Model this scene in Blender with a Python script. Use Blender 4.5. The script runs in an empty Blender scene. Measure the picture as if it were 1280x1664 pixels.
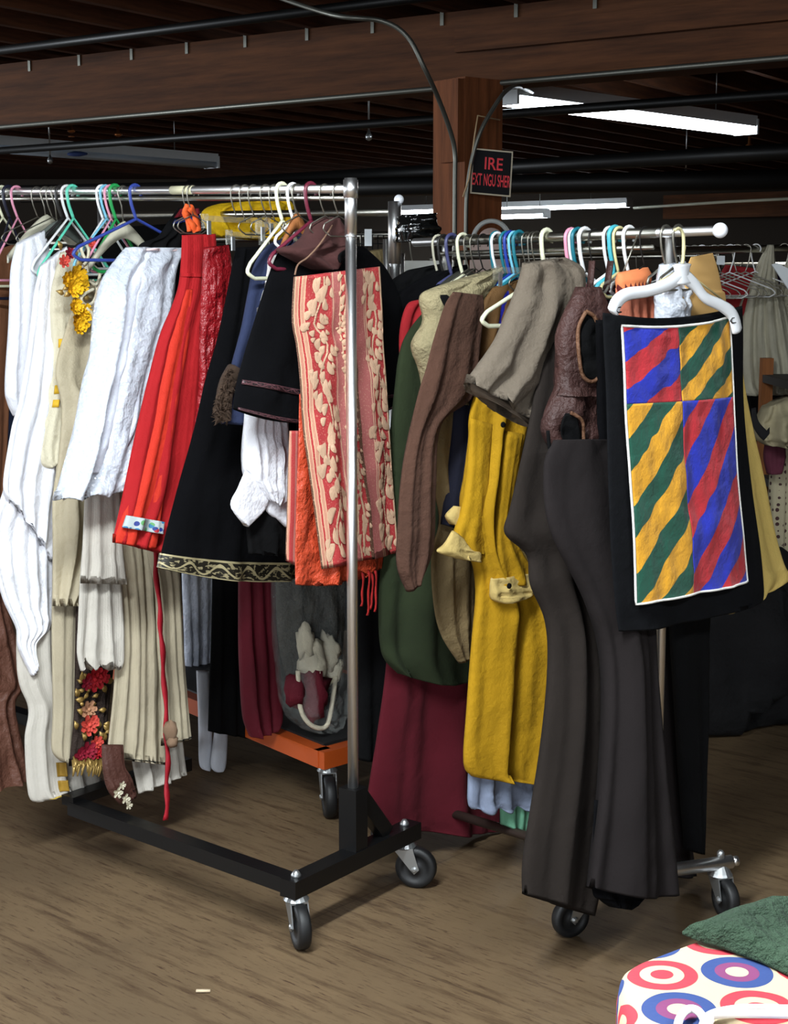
import bpy, math, random
from mathutils import Vector, Matrix, noise
V = Vector
PI = math.pi
rnd = random.Random(7)
SC = bpy.context.scene
COL = SC.collection
# ------------------------------------------------------------------ camera
F = 2500.0; CX = 640.0; CY = 832.0; HZ = 458.0; EYE = V((0, 0, 1.5))
PITCH = math.atan((CY - HZ) / F)
cp, sp = math.cos(PITCH), math.sin(PITCH)
UP = V((0, sp, cp)); FW = V((0, cp, -sp)); RT = V((1, 0, 0))
cam = bpy.data.cameras.new('camera'); cam_o = bpy.data.objects.new('camera', cam); COL.objects.link(cam_o)
cam.sensor_fit = 'VERTICAL'; cam.sensor_height = 24; cam.lens = F / 1664 * 24
cam.clip_start = .05; cam.clip_end = 100
cam_o.location = EYE; cam_o.rotation_euler = (PI / 2 - PITCH, 0, 0)
SC.camera = cam_o

def ray(x, y):
    return RT * ((x - CX) / F) + UP * ((CY - y) / F) + FW
def atY(x, y, Y):
    d = ray(x, y); return EYE + d * (Y / d.y)
def atZ(x, y, z):
    d = ray(x, y); return EYE + d * ((z - EYE.z) / d.z)
def hit(p0, n, x, y):
    d = ray(x, y); t = (p0 - EYE).dot(n) / d.dot(n); return EYE + d * t
def pxof(p):
    q = p - EYE; z = q.dot(FW); return CX + F * q.dot(RT) / z, CY - F * q.dot(UP) / z

# ------------------------------------------------------------------ materials
def lin(c):
    return tuple(((x / 255) / 12.92 if x / 255 <= .04045 else ((x / 255 + .055) / 1.055) ** 2.4) for x in c) + (1,)
MATS = {}
class NT:
    def __init__(s, name):
        s.m = bpy.data.materials.new(name); s.m.use_nodes = True; s.t = s.m.node_tree; s.t.nodes.clear()
        s.out = s.n('ShaderNodeOutputMaterial')
    def n(s, kind, **kw):
        k = s.t.nodes.new(kind)
        for a, b in kw.items():
            if a.startswith('i_'):
                key = a[2:]
                k.inputs[int(key) if key.isdigit() else key.replace('_', ' ')].default_value = b
            else: setattr(k, a, b)
        return k
    def l(s, a, b): s.t.links.new(a, b)
    def math(s, op, a, b=None, c=None):
        k = s.n('ShaderNodeMath', operation=op)
        for i, q in enumerate((a, b, c)):
            if q is None: continue
            if isinstance(q, (int, float)): k.inputs[i].default_value = q
            else: s.l(q, k.inputs[i])
        return k.outputs[0]
    def mix(s, f, a, b):
        k = s.n('ShaderNodeMix', data_type='RGBA')
        for q, i in ((f, 0), (a, 6), (b, 7)):
            if isinstance(q, (int, float)): k.inputs[i].default_value = q
            elif isinstance(q, tuple): k.inputs[i].default_value = q
            else: s.l(q, k.inputs[i])
        return k.outputs[2]
    def noise(s, vec, scale, detail=3, rough=.55):
        k = s.n('ShaderNodeTexNoise'); k.inputs['Scale'].default_value = scale
        k.inputs['Detail'].default_value = detail; k.inputs['Roughness'].default_value = rough
        if vec is not None: s.l(vec, k.inputs['Vector'])
        return k.outputs['Fac']
    def mapping(s, vec, sc=(1, 1, 1), rot=(0, 0, 0)):
        k = s.n('ShaderNodeMapping'); k.inputs['Scale'].default_value = sc; k.inputs['Rotation'].default_value = rot
        s.l(vec, k.inputs['Vector']); return k.outputs[0]
    def ramp(s, f, stops, const=False):
        k = s.n('ShaderNodeValToRGB'); e = k.color_ramp.elements
        if const: k.color_ramp.interpolation = 'CONSTANT'
        while len(e) < len(stops): e.new(.5)
        for i, (p, c) in enumerate(stops): e[i].position = p; e[i].color = c
        s.l(f, k.inputs[0]); return k.outputs[0]
    def bump(s, h, strength=.3, dist=.002, nrm=None):
        k = s.n('ShaderNodeBump'); k.inputs['Strength'].default_value = strength; k.inputs['Distance'].default_value = dist
        s.l(h, k.inputs['Height'])
        if nrm is not None: s.l(nrm, k.inputs['Normal'])
        return k.outputs[0]
    def surf(s, sh): s.l(sh, s.out.inputs[0])
    def pr(s, color=None, rough=.8, metal=0., **kw):
        k = s.n('ShaderNodeBsdfPrincipled')
        k.inputs['Roughness'].default_value = rough; k.inputs['Metallic'].default_value = metal
        for a, b in kw.items(): k.inputs[a.replace('_', ' ')].default_value = b
        if color is not None:
            if isinstance(color, tuple): k.inputs['Base Color'].default_value = color
            else: s.l(color, k.inputs['Base Color'])
        return k

def cloth(name, rgb, rough=.88, var=.14, bump=.35, bs=260, pleat=0, pstr=.5, sheen=.0, metal=0., spec=.3, wr=.3, wrs=9, coat=0.):
    if name in MATS: return MATS[name]
    t = NT(name); co = t.n('ShaderNodeTexCoord'); ob = co.outputs['Object']
    base = lin(rgb)
    f = t.noise(ob, 7, 4)
    dk = tuple(c * (1 - var) for c in base[:3]) + (1,); br = tuple(min(1, c * (1 + var)) for c in base[:3]) + (1,)
    col = t.mix(t.ramp(f, [(.3, (0, 0, 0, 1)), (.7, (1, 1, 1, 1))]), dk, br)
    p = t.pr(col, rough, metal)
    p.inputs['Specular IOR Level'].default_value = spec
    if sheen: p.inputs['Sheen Weight'].default_value = sheen; p.inputs['Sheen Roughness'].default_value = .4; p.inputs['Sheen Tint'].default_value = br
    if coat: p.inputs['Coat Weight'].default_value = coat; p.inputs['Coat Roughness'].default_value = .15
    nr = t.bump(t.noise(ob, bs, 2), bump, .001)
    if wr: nr = t.bump(t.noise(ob, wrs, 5, .6), wr, .03, nr)
    if pleat:
        uv = co.outputs['UV']
        w = t.n('ShaderNodeTexWave', wave_type='BANDS', bands_direction='X'); w.inputs['Scale'].default_value = pleat / 3.2
        w.inputs['Distortion'].default_value = 3.0; w.inputs['Detail'].default_value = 2; w.inputs['Detail Scale'].default_value = .6
        t.l(uv, w.inputs['Vector'])
        nr = t.bump(w.outputs['Fac'], pstr * .6, .0025, nr)
    t.l(nr, p.inputs['Normal']); t.surf(p.outputs[0]); MATS[name] = t.m
    return t.m
def plain(name, rgb, rough=.5, metal=0., spec=.5, var=.06, bump=0, bs=60):
    if name in MATS: return MATS[name]
    t = NT(name); ob = t.n('ShaderNodeTexCoord').outputs['Object']; b = lin(rgb)
    col = t.mix(t.noise(ob, 20, 3), tuple(c * (1 - var) for c in b[:3]) + (1,), tuple(min(1, c * (1 + var)) for c in b[:3]) + (1,))
    p = t.pr(col, rough, metal); p.inputs['Specular IOR Level'].default_value = spec
    if bump: t.l(t.bump(t.noise(ob, bs, 3), bump, .002), p.inputs['Normal'])
    t.surf(p.outputs[0]); MATS[name] = t.m; return t.m
def glow(name, rgb, st):
    t = NT(name); e = t.n('ShaderNodeEmission'); e.inputs[0].default_value = lin(rgb); e.inputs[1].default_value = st
    t.surf(e.outputs[0]); MATS[name] = t.m; return t.m
def film(name, rgb, clear=.7, rough=.12, wr=.8, wrs=14):
    t = NT(name); ob = t.n('ShaderNodeTexCoord').outputs['Object']
    p = t.pr(lin(rgb), rough); p.inputs['Specular IOR Level'].default_value = .9
    t.l(t.bump(t.noise(ob, wrs, 4, .6), wr, .03), p.inputs['Normal'])
    tr = t.n('ShaderNodeBsdfTransparent'); mx = t.n('ShaderNodeMixShader'); mx.inputs[0].default_value = clear
    t.l(p.outputs[0], mx.inputs[1]); t.l(tr.outputs[0], mx.inputs[2]); t.surf(mx.outputs[0]); MATS[name] = t.m; return t.m
def wood(name, a, b, axis=(1, 0, 0), sc=3, rough=.75, stretch=14):
    t = NT(name); ob = t.n('ShaderNodeTexCoord').outputs['Object']
    ang = math.atan2(axis[1], axis[0]); s3 = (1, stretch, stretch) if abs(axis[2]) < .5 else (stretch, stretch, 1)
    mp = t.mapping(ob, (1, 1, 1), (0, 0, -ang)); mp = t.mapping(mp, s3)
    f = t.noise(mp, sc, 5, .65); g = t.noise(ob, 1.3, 2)
    col = t.mix(t.ramp(f, [(.3, lin(a)), (.7, lin(b))]), (0, 0, 0, 1), (0, 0, 0, 1)) if False else t.ramp(f, [(.3, lin(a)), (.72, lin(b))])
    col = t.mix(t.math('MULTIPLY', g, .5), col, lin(a))
    p = t.pr(col, rough); p.inputs['Specular IOR Level'].default_value = .2
    t.l(t.bump(f, .35, .003), p.inputs['Normal']); t.surf(p.outputs[0]); MATS[name] = t.m; return t.m

# ------------------------------------------------------------------ mesh building
class MB:
    def __init__(s): s.v = []; s.f = []; s.m = []; s.uv = {}
    def add(s, vs, fs, mi=0, uvs=None):
        o = len(s.v); s.v += [V(p) for p in vs]
        for f in fs: s.f.append([o + i for i in f]); s.m.append(mi)
        if uvs:
            for i, q in enumerate(uvs): s.uv[o + i] = q
        return s
    def box(s, c, ax, ay, az, sx, sy, sz, mi=0):
        c = V(c); vs = [c + ax * (sx / 2 * i) + ay * (sy / 2 * j) + az * (sz / 2 * k) for i in (-1, 1) for j in (-1, 1) for k in (-1, 1)]
        return s.add(vs, [(0, 1, 3, 2), (4, 6, 7, 5), (0, 4, 5, 1), (2, 3, 7, 6), (0, 2, 6, 4), (1, 5, 7, 3)], mi)
    def bar(s, a, b, w, h, mi=0, up=V((0, 0, 1))):
        a, b = V(a), V(b); d = (b - a).normalized(); sd = d.cross(up).normalized(); u = sd.cross(d).normalized()
        return s.box((a + b) / 2, d, sd, u, (b - a).length, w, h, mi)
    def tube(s, pts, r, n=10, mi=0, closed=False, caps=True):
        pts = [V(p) for p in pts]; m = len(pts); rs = r if isinstance(r, (list, tuple)) else [r] * m
        vs = []; ref = None
        for i, p in enumerate(pts):
            a = pts[(i - 1) % m] if (closed or i > 0) else p; b = pts[(i + 1) % m] if (closed or i < m - 1) else p
            d = (b - a)
            if d.length < 1e-9: d = V((0, 0, 1))
            d.normalize()
            if ref is None:
                ref = V((0, 0, 1)) if abs(d.z) < .9 else V((1, 0, 0))
            x = (ref - d * ref.dot(d))
            if x.length < 1e-6: x = V((1, 0, 0)) - d * d.x
            x.normalize(); y = d.cross(x); ref = x
            vs += [p + (x * math.cos(2 * PI * k / n) + y * math.sin(2 * PI * k / n)) * rs[i] for k in range(n)]
        fs = []
        for i in range(m if closed else m - 1):
            for k in range(n):
                j = (i + 1) % m
                fs.append((i * n + k, i * n + (k + 1) % n, j * n + (k + 1) % n, j * n + k))
        if caps and not closed: fs.append(tuple(range(n))[::-1]); fs.append(tuple(range((m - 1) * n, m * n)))
        return s.add(vs, fs, mi)
    def lathe(s, c, axis, prof, n=20, mi=0):       # prof: (radius, along)
        axis = V(axis).normalized(); x = (V((0, 0, 1)) if abs(axis.z) < .9 else V((1, 0, 0))); x = (x - axis * x.dot(axis)).normalized(); y = axis.cross(x)
        vs = []; c = V(c)
        for r, h in prof: vs += [c + axis * h + (x * math.cos(2 * PI * k / n) + y * math.sin(2 * PI * k / n)) * r for k in range(n)]
        fs = [(i * n + k, i * n + (k + 1) % n, (i + 1) * n + (k + 1) % n, (i + 1) * n + k) for i in range(len(prof) - 1) for k in range(n)]
        fs += [tuple(range(n))[::-1], tuple(range((len(prof) - 1) * n, len(prof) * n))]
        return s.add(vs, fs, mi)
    def blob(s, c, r, sq=(1, 1, 1), nz=.25, seed=0, n=12, m=8, mi=0):
        c = V(c); vs = []; 
        for i in range(m + 1):
            th = PI * i / m
            for k in range(n):
                ph = 2 * PI * k / n; d = V((math.sin(th) * math.cos(ph), math.sin(th) * math.sin(ph), math.cos(th)))
                q = 1 + nz * noise.noise(d * 2.2 + V((seed * 3.1, seed, 0)))
                vs.append(c + V((d.x * sq[0], d.y * sq[1], d.z * sq[2])) * r * q)
        return s.add(vs, [(i * n + k, (i + 1) * n + k, (i + 1) * n + (k + 1) % n, i * n + (k + 1) % n) for i in range(m) for k in range(n)], mi)
    def build(s, name, mats, parent=None, smooth=True, loc=None):
        me = bpy.data.meshes.new(name)
        if parent is not None: base = org(parent); l = V((0, 0, 0))
        else:
            if loc is None:
                zs = min(p.z for p in s.v); loc = V((sum(p.x for p in s.v) / len(s.v), sum(p.y for p in s.v) / len(s.v), zs))
            base = V(loc); l = base
        me.from_pydata([tuple(p - base) for p in s.v], [], s.f)
        mats = mats if isinstance(mats, (list, tuple)) else [mats]
        for m in mats: me.materials.append(m)
        me.polygons.foreach_set('material_index', s.m)
        me.polygons.foreach_set('use_smooth', [smooth] * len(s.f))
        if s.uv:
            ul = me.uv_layers.new(name='UVMap')
            for lp in me.loops: ul.data[lp.index].uv = s.uv.get(lp.vertex_index, (0, 0))
        me.validate(); me.update()
        o = bpy.data.objects.new(name, me); COL.objects.link(o); o.location = l
        if parent is not None: o.parent = parent
        if smooth == 2 or smooth is True:
            try: me.shade_auto_smooth = True
            except Exception: pass
        return o
def org(o):
    p = V(o.location)
    while o.parent: o = o.parent; p += V(o.location)
    return p
def tag(o, label=None, cat=None, group=None, kind=None):
    if label: o['label'] = label
    if cat: o['category'] = cat
    if group: o['group'] = group
    if kind: o['kind'] = kind
    return o
def thing(name, label, cat, loc, group=None):
    o = bpy.data.objects.new(name, None); COL.objects.link(o); o.location = loc; o.empty_display_size = .05
    return tag(o, label, cat, group)
def flat(o):
    o.data.polygons.foreach_set('use_smooth', [False] * len(o.data.polygons)); return o
def struct(o): o['kind'] = 'structure'; return o
def arc(c, x, y, r, a0, a1, n=10):
    return [V(c) + V(x) * (r * math.cos(a0 + (a1 - a0) * i / n)) + V(y) * (r * math.sin(a0 + (a1 - a0) * i / n)) for i in range(n + 1)]
def catmull(P, t):
    n = len(P) - 1
    if n == 0: return P[0]
    x = min(max(t, 0), 1) * n; i = min(int(x), n - 1); f = x - i
    p0 = P[max(i - 1, 0)]; p1 = P[i]; p2 = P[i + 1]; p3 = P[min(i + 2, n)]
    return .5 * (2 * p1 + (p2 - p0) * f + (2 * p0 - 5 * p1 + 4 * p2 - p3) * f * f + (3 * p1 - p0 - 3 * p2 + p3) * f ** 3)
def smooth_path(P, k=6):
    P = [V(p) for p in P]; n = (len(P) - 1) * k
    return [catmull(P, i / n) for i in range(n + 1)]
Z = V((0, 0, 1))

# ------------------------------------------------------------------ hanging cloth
class Cloth:
    """a hanging garment: a closed, folded body of cloth lying about one vertical plane square to its rail"""
    def __init__(s, pl, rows, th=.03, nf=5, fa=.010, fw=.004, seed=0, bow=0, a0=.25, off=0., topth=.5, hem=0., taper=.35, lean=0.):
        s.p0, s.n, s.w = pl; s.p0 = s.p0 + s.n * off
        if lean: s.n = (s.n * math.cos(math.radians(lean)) + Z * math.sin(math.radians(lean))).normalized()
        s.L = [hit(s.p0, s.n, r[0], r[1]) for r in rows]; s.R = [hit(s.p0, s.n, r[2], r[3]) for r in rows]
        s.th = th; s.nf = nf; s.fa = fa; s.fw = fw; s.seed = seed; s.a0 = a0; s.topth = topth; s.hem = hem; s.taper = taper
        mpp = (s.L[-1] - EYE).length / F
        s.bow = [(r[4] if len(r) > 4 else 0) * mpp for r in rows]
        if bow: s.bow[-1] = bow * mpp; 
        if bow and len(rows) > 2: s.bow[-2] = bow * mpp * .4
        g = random.Random(seed * 13 + 5); s.ph = [g.uniform(0, 6.28) for _ in range(6)]
    def pt(s, u, v, off=0.):
        L = catmull(s.L, v); R = catmull(s.R, v); p = L.lerp(R, u)
        x = v * (len(s.bow) - 1); i = min(int(x), len(s.bow) - 2); b = s.bow[i] + (s.bow[i + 1] - s.bow[i]) * (x - i)
        p = p - Z * (b * 4 * u * (1 - u))
        if s.hem: p = p - Z * (s.hem * math.sin(u * s.nf * 2 * PI + s.ph[3]) * max(0, v - .8) * 5)
        A = s.fa * (s.a0 + (1 - s.a0) * v)
        w = .3 * noise.noise(V((v * 1.7, s.seed * 1.3, 2)))
        x = u + .05 * w + .09 * noise.noise(V((u * 3.1, v * .8, s.seed * 2.1 + 9)))
        en = .35 + 1.1 * abs(noise.noise(V((u * s.nf * 1.1 + 3, v * .9, s.seed * 1.7)))) * 2
        f = A * en * (math.sin(2 * PI * s.nf * x + s.ph[0] + w * 2) + .35 * math.sin(2 * PI * s.nf * 1.83 * x + s.ph[1] + v) + .12 * math.sin(2 * PI * s.nf * 3.1 * x + s.ph[2] - v * 1.5))
        e = min(1, 6 * u + .15) * min(1, 6 * (1 - u) + .15)
        wd = (R - L).length
        q = V((u * wd * 14 + s.seed * 5.7, v * 7, s.seed))
        f += s.fw * (noise.noise(q) + .5 * noise.noise(q * 2.3)) * (.3 + .7 * e)
        return p + s.n * (f * (.12 + .88 * e) * min(1, wd / .16) + off)
    def thk(s, u, v):
        t = s.th * (s.topth + (1 - s.topth) * min(1, v * 2.5))
        return t * .5 * max(0, 1 - abs(2 * u - 1) ** 3) ** .5
    def mesh(s, mb=None, M=None, N=None, mi=0):
        mb = mb or MB(); H = (s.L[0] - s.L[-1]).length + .01; W = max((a - b).length for a, b in zip(s.L, s.R))
        M = M or max(14, min(90, int(H / .013))); N = N or max(16, min(72, int(W / .007)))
        NB = max(8, N // 3); us = [(.5 - .5 * math.cos(PI * i / N)) * .5 + .5 * i / N for i in range(N + 1)]
        ub = [1 - (.5 - .5 * math.cos(PI * i / NB)) for i in range(1, NB)]
        K = len(us) + len(ub); vs = []; uv = []
        for j in range(M + 1):
            v = j / M
            for u in us: vs.append(s.pt(u, v, s.thk(u, v))); uv.append((u, v))
            for u in ub: vs.append(s.pt(u, v, -s.thk(u, v))); uv.append((u, v))
        def cap(v, up):
            c = len(vs) // K
            rg = [vs[(0 if up else M) * K + k] for k in range(K)]; ce = sum(rg, V()) / K
            for k in range(K):
                u = (us + ub)[k]; side = 1 if k < len(us) else -1
                q = s.pt(u, v, side * s.thk(u, v) * .45); q = ce.lerp(q, .985); q = q + Z * (-.006 if up else .02)
                vs.append(q); uv.append((u, v))
            return c
        fs = [(j * K + k, (j + 1) * K + k, (j + 1) * K + (k + 1) % K, j * K + (k + 1) % K) for j in range(M) for k in range(K)]
        c = cap(1, False); fs += [(M * K + k, c * K + k, c * K + (k + 1) % K, M * K + (k + 1) % K) for k in range(K)]
        n1 = len(us)
        c2 = cap(0, True); fs += [(k, (k + 1) % K, c2 * K + (k + 1) % K, c2 * K + k) for k in range(K)]
        # close the inner rings by bridging front to back
        for cc in (c, c2):
            b = cc * K
            for k in range(N):
                a1, a2 = b + k, b + k + 1
                ub_i = lambda kk: b + (n1 + min(max(int(round((N - kk) / N * NB)) - 1, 0), NB - 2))
                j1, j2 = ub_i(k), ub_i(k + 1)
                fs.append((a1, a2, j2, j1) if j1 != j2 else (a1, a2, j1))
        return mb.add(vs, fs, mi, uv)
    def patch(s, u0, u1, v0, v1, off=.002, t=.0015, mb=None, mi=0, nu=None, nv=None, uvs=True, edge=None):
        """a strip of trim lying on the front; u0/u1 may be functions of v"""
        mb = mb or MB(); nu = nu or 30; nv = nv or 10
        fu0 = u0 if callable(u0) else (lambda v: u0); fu1 = u1 if callable(u1) else (lambda v: u1)
        fv0 = v0 if callable(v0) else (lambda a: v0); fv1 = v1 if callable(v1) else (lambda a: v1)
        top = []; bot = []; uv = []
        for j in range(nv + 1):
            for i in range(nu + 1):
                a = i / nu; b = j / nv; vv = fv0(a) + (fv1(a) - fv0(a)) * b; uu = fu0(vv) + (fu1(vv) - fu0(vv)) * a
                h = s.thk(uu, vv); top.append(s.pt(uu, vv, h + off + t)); bot.append(s.pt(uu, vv, h + off - t)); uv.append((a, b))
        n = nu + 1; fs = []; o = len(top)
        for j in range(nv):
            for i in range(nu):
                q = j * n + i; fs.append((q, q + n, q + n + 1, q + 1)); fs.append((o + q, o + q + 1, o + q + n + 1, o + q + n))
        rim = [i for i in range(n)] + [j * n + nu for j in range(1, nv + 1)] + [nv * n + i for i in range(nu - 1, -1, -1)] + [j * n for j in range(nv - 1, 0, -1)]
        for a, b in zip(rim, rim[1:] + rim[:1]): fs.append((a, b, o + b, o + a))
        return mb.add(top + bot, fs, mi, uv + uv)
    def band(s, v0, v1, off=.0025, mb=None, mi=0, n=80, rows=4):
        """a trim sewn right round the body"""
        mb = mb or MB(); us = [(u, 1) for u in [.5 - .5 * math.cos(PI * i / n) for i in range(n + 1)]] + [(u, -1) for u in [.5 + .5 * math.cos(PI * i / 20) for i in range(1, 20)]]
        K = len(us); vs = []; uv = []
        for j in range(rows + 1):
            v = v0 + (v1 - v0) * j / rows
            for u, sd in us:
                p = s.pt(u, v, sd * (s.thk(u, v) + off)); p = p + (s.R[-1] - s.L[-1]).normalized() * ((u - .5) * 2 * off); vs.append(p); uv.append((u, j / rows))
        return mb.add(vs, [(j * K + k, (j + 1) * K + k, (j + 1) * K + (k + 1) % K, j * K + (k + 1) % K) for j in range(rows) for k in range(K)], mi, uv)
    def decal(s, poly, off=.003, mb=None, mi=0):
        mb = mb or MB(); c = (sum(p[0] for p in poly) / len(poly), sum(p[1] for p in poly) / len(poly))
        P = [s.pt(u, v, s.thk(u, v) + off * .4) for u, v in poly] + [s.pt(c[0], c[1], s.thk(*c) + off)]
        k = len(poly); return mb.add(P, [(i, (i + 1) % k, k) for i in range(k)], mi)

def garment(name, label, cat, pl, rows, mat, group=None, parent=None, **kw):
    c = Cloth(pl, rows, **kw); o = c.mesh().build(name, mat, parent)
    if parent is None: tag(o, label, cat, group)
    elif label: o['label'] = label
    return c, o
def on_part(c, name, parent, mat, label=None, **kw):
    if 'band' in kw: mb = c.band(*kw['band'])
    else: mb = c.patch(*kw['patch'], **{k: v for k, v in kw.items() if k != 'patch'})
    o = mb.build(name, mat, parent)
    if label: o['label'] = label
    return o
# ------------------------------------------------------------------ room materials
d1 = V((-2852, 2500, 0)).normalized(); n1 = -d1; w1 = V((-n1.y, n1.x, 0))       # rack by the tall post: rail runs away to the left
d2 = V((-2240, 2500, 0)).normalized(); n2 = -d2; w2 = V((-n2.y, n2.x, 0))
db = V((-3640, 2500, 0)).normalized(); dj = V((-db.y, db.x, 0)); dj = dj if dj.y > 0 else -dj
def floor_mat():
    t = NT('worn_plywood'); ob = t.n('ShaderNodeTexCoord').outputs['Object']
    ang = math.atan2(d1.y, d1.x)
    mp = t.mapping(t.mapping(ob, (1, 1, 1), (0, 0, -ang)), (1.6, 13, 1))
    wv = t.noise(mp, 2.2, 6, .68); fine = t.noise(t.mapping(t.mapping(ob, (1, 1, 1), (0, 0, -ang)), (5, 40, 1)), 3, 4, .7); big = t.noise(ob, 1.1, 4, .6)
    c = t.ramp(big, [(.3, lin((82, 67, 49))), (.7, lin((112, 92, 67)))])
    c = t.mix(t.ramp(wv, [(.5, (0, 0, 0, 1)), (.66, (1, 1, 1, 1))]), c, lin((72, 55, 38)))
    c = t.mix(t.math('MULTIPLY', t.ramp(fine, [(.56, (0, 0, 0, 1)), (.66, (1, 1, 1, 1))]), .85), c, lin((58, 40, 27)))
    k = t.n('ShaderNodeTexBrick', offset=.5); k.inputs['Scale'].default_value = 1; k.inputs['Mortar Size'].default_value = .003
    k.inputs['Brick Width'].default_value = 2.44; k.inputs['Row Height'].default_value = 1.22
    t.l(t.mapping(ob, (1, 1, 1), (0, 0, -ang)), k.inputs['Vector'])
    c = t.mix(t.math('MULTIPLY', k.outputs['Fac'], .35), c, lin((50, 38, 28)))
    p = t.pr(c, .62); p.inputs['Specular IOR Level'].default_value = .3
    t.l(t.bump(wv, .25, .004), p.inputs['Normal']); t.surf(p.outputs[0]); return t.m
M_floor = floor_mat()
M_beam = wood('beam_timber', (62, 36, 20), (108, 66, 38), db, 2.2)
M_joist = wood('joist_timber', (58, 34, 22), (112, 68, 44), dj, 2.2)
M_deck = wood('deck_boards', (44, 27, 18), (92, 56, 36), db, 2.5)
M_post = wood('post_timber', (88, 50, 28), (150, 88, 52), (0, 0, 1), 2)
M_wall = plain('dark_wall_paint', (52, 44, 36), .9)
M_pipe = plain('black_iron_pipe', (18, 18, 18), .45, .3)
M_cond = plain('galvanised_conduit', (120, 120, 112), .45, .8)
M_chrome = plain('chrome', (245, 245, 245), .34, 1., var=.01)
M_dchrome = plain('tarnished_chrome', (170, 168, 158), .3, 1., var=.15)
M_blk = plain('black_enamel', (9, 9, 10), .38, 0., .4, bump=.1)
M_rub = plain('black_rubber', (14, 14, 15), .55)
M_zinc = plain('zinc_plate', (170, 172, 172), .35, .9)
M_org = plain('orange_enamel', (176, 74, 20), .5)
M_white = plain('white_enamel', (215, 220, 222), .5)
M_tube = glow('lit_tube', (235, 246, 255), 15)
M_tubeoff = plain('unlit_tube', (190, 205, 220), .3)
ZB = 2.45; ZT = 2.81; ZD = 3.05
mb = MB(); mb.box((1, 9, -.05), V((1, 0, 0)), V((0, 1, 0)), Z, 30, 30, .1); struct(mb.build('floor', M_floor, smooth=False, loc=(0, 0, 0)))
mb = MB(); mb.box((1, 9, ZD + .05), V((1, 0, 0)), V((0, 1, 0)), Z, 30, 30, .1); struct(mb.build('ceiling', M_deck, smooth=False, loc=(0, 0, ZD)))
for nm, c, sx, sy in (('wall_left', (-14.1, 9, ZD / 2), .2, 30), ('wall_right', (16.1, 9, ZD / 2), .2, 30), ('wall_back', (1, 24.1, ZD / 2), 30, .2)):
    mb = MB(); mb.box(c, V((1, 0, 0)), V((0, 1, 0)), Z, sx, sy, ZD); struct(mb.build(nm, M_wall, smooth=False))
# wall behind the photographer, its unseen windows added for daylight and chrome reflections
mb = MB(); X, Y_ = V((1, 0, 0)), V((0, 1, 0)); WY = -5.0
wins = [(-7.4, -4.2), (-3.6, -.4), (.2, 3.4)]; wz0, wz1 = .8, 2.6
xs = [-14] + [q for w in wins for q in w] + [16]
for a, b in zip(xs[0::2], xs[1::2]): mb.box(((a + b) / 2, WY, ZD / 2), X, Y_, Z, b - a, .2, ZD)
for a, b in wins:
    mb.box(((a + b) / 2, WY, wz0 / 2), X, Y_, Z, b - a, .2, wz0); mb.box(((a + b) / 2, WY, (wz1 + ZD) / 2), X, Y_, Z, b - a, .2, ZD - wz1)
struct(mb.build('wall_front', M_wall, smooth=False))
for i, yy in enumerate((-2.5, 1.0, 4.5, 8.0, 11.5)):  # unseen left windows, added to brighten chrome edges and the unlit lamp
    mb = MB(); mb.box((-13.97, yy, 1.7), X, Y_, Z, .06, 2.8, 1.7); struct(mb.build('window_%d' % (i + 4), plain('window_paint', (190, 188, 180), .6), smooth=False))
    L = bpy.data.lights.new('daylight', 'AREA'); L.shape = 'RECTANGLE'; L.size = 2.6; L.size_y = 1.5; L.energy = (75, 75, 90, 200, 320)[i]; L.color = (.86, .93, 1)
    lo = bpy.data.objects.new('window_daylight', L); COL.objects.link(lo); lo.location = (-13.9, yy, 1.7); lo.rotation_euler = (PI / 2, 0, -PI / 2)
M_frame = plain('window_paint', (190, 188, 180), .6)
for i, (a, b) in enumerate(wins):
    mb = MB()
    for xx in (a + .03, (a + b) / 2, b - .03): mb.box((xx, WY, (wz0 + wz1) / 2), X, Y_, Z, .06, .1, wz1 - wz0)
    for zz in (wz0 + .03, (wz0 + wz1) / 2, wz1 - .03): mb.box(((a + b) / 2, WY, zz), X, Y_, Z, b - a, .1, .06)
    struct(mb.build('window_%d' % (i + 1), M_frame, smooth=False))
    L = bpy.data.lights.new('daylight', 'AREA'); L.shape = 'RECTANGLE'; L.size = b - a - .1; L.size_y = wz1 - wz0 - .1; L.energy = (95, 95, 40)[i]; L.color = (.86, .93, 1)
    lo = bpy.data.objects.new('window_daylight', L); COL.objects.link(lo); lo.location = ((a + b) / 2, WY + .12, (wz0 + wz1) / 2); lo.rotation_euler = (PI / 2, 0, 0)
W = bpy.data.worlds.new('world'); SC.world = W; W.use_nodes = True
W.node_tree.nodes['Background'].inputs[0].default_value = (.75, .85, 1, 1); W.node_tree.nodes['Background'].inputs[1].default_value = .5

# beam over the post, and two more like it further back
def on_line(x, y, z): return atZ(x, y, z)
pb = atZ(640, 150, ZB)                                      # a point of the beam's lower edge
BW = .24
def beam(c, name, a=-9, b=9, w=BW):
    mb = MB(); q = c + dj * (w / 2); mb.box(q + db * ((a + b) / 2) + Z * ((ZT - ZB) / 2), db, dj, Z, b - a, w, ZT - ZB); return struct(mb.build(name, M_beam, smooth=False))
b0 = V((pb.x, pb.y, ZB))
beam(b0, 'trim_1', -6, 8)
beam(b0 + dj * 15.5, 'trim_2', -7, 9)
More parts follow.
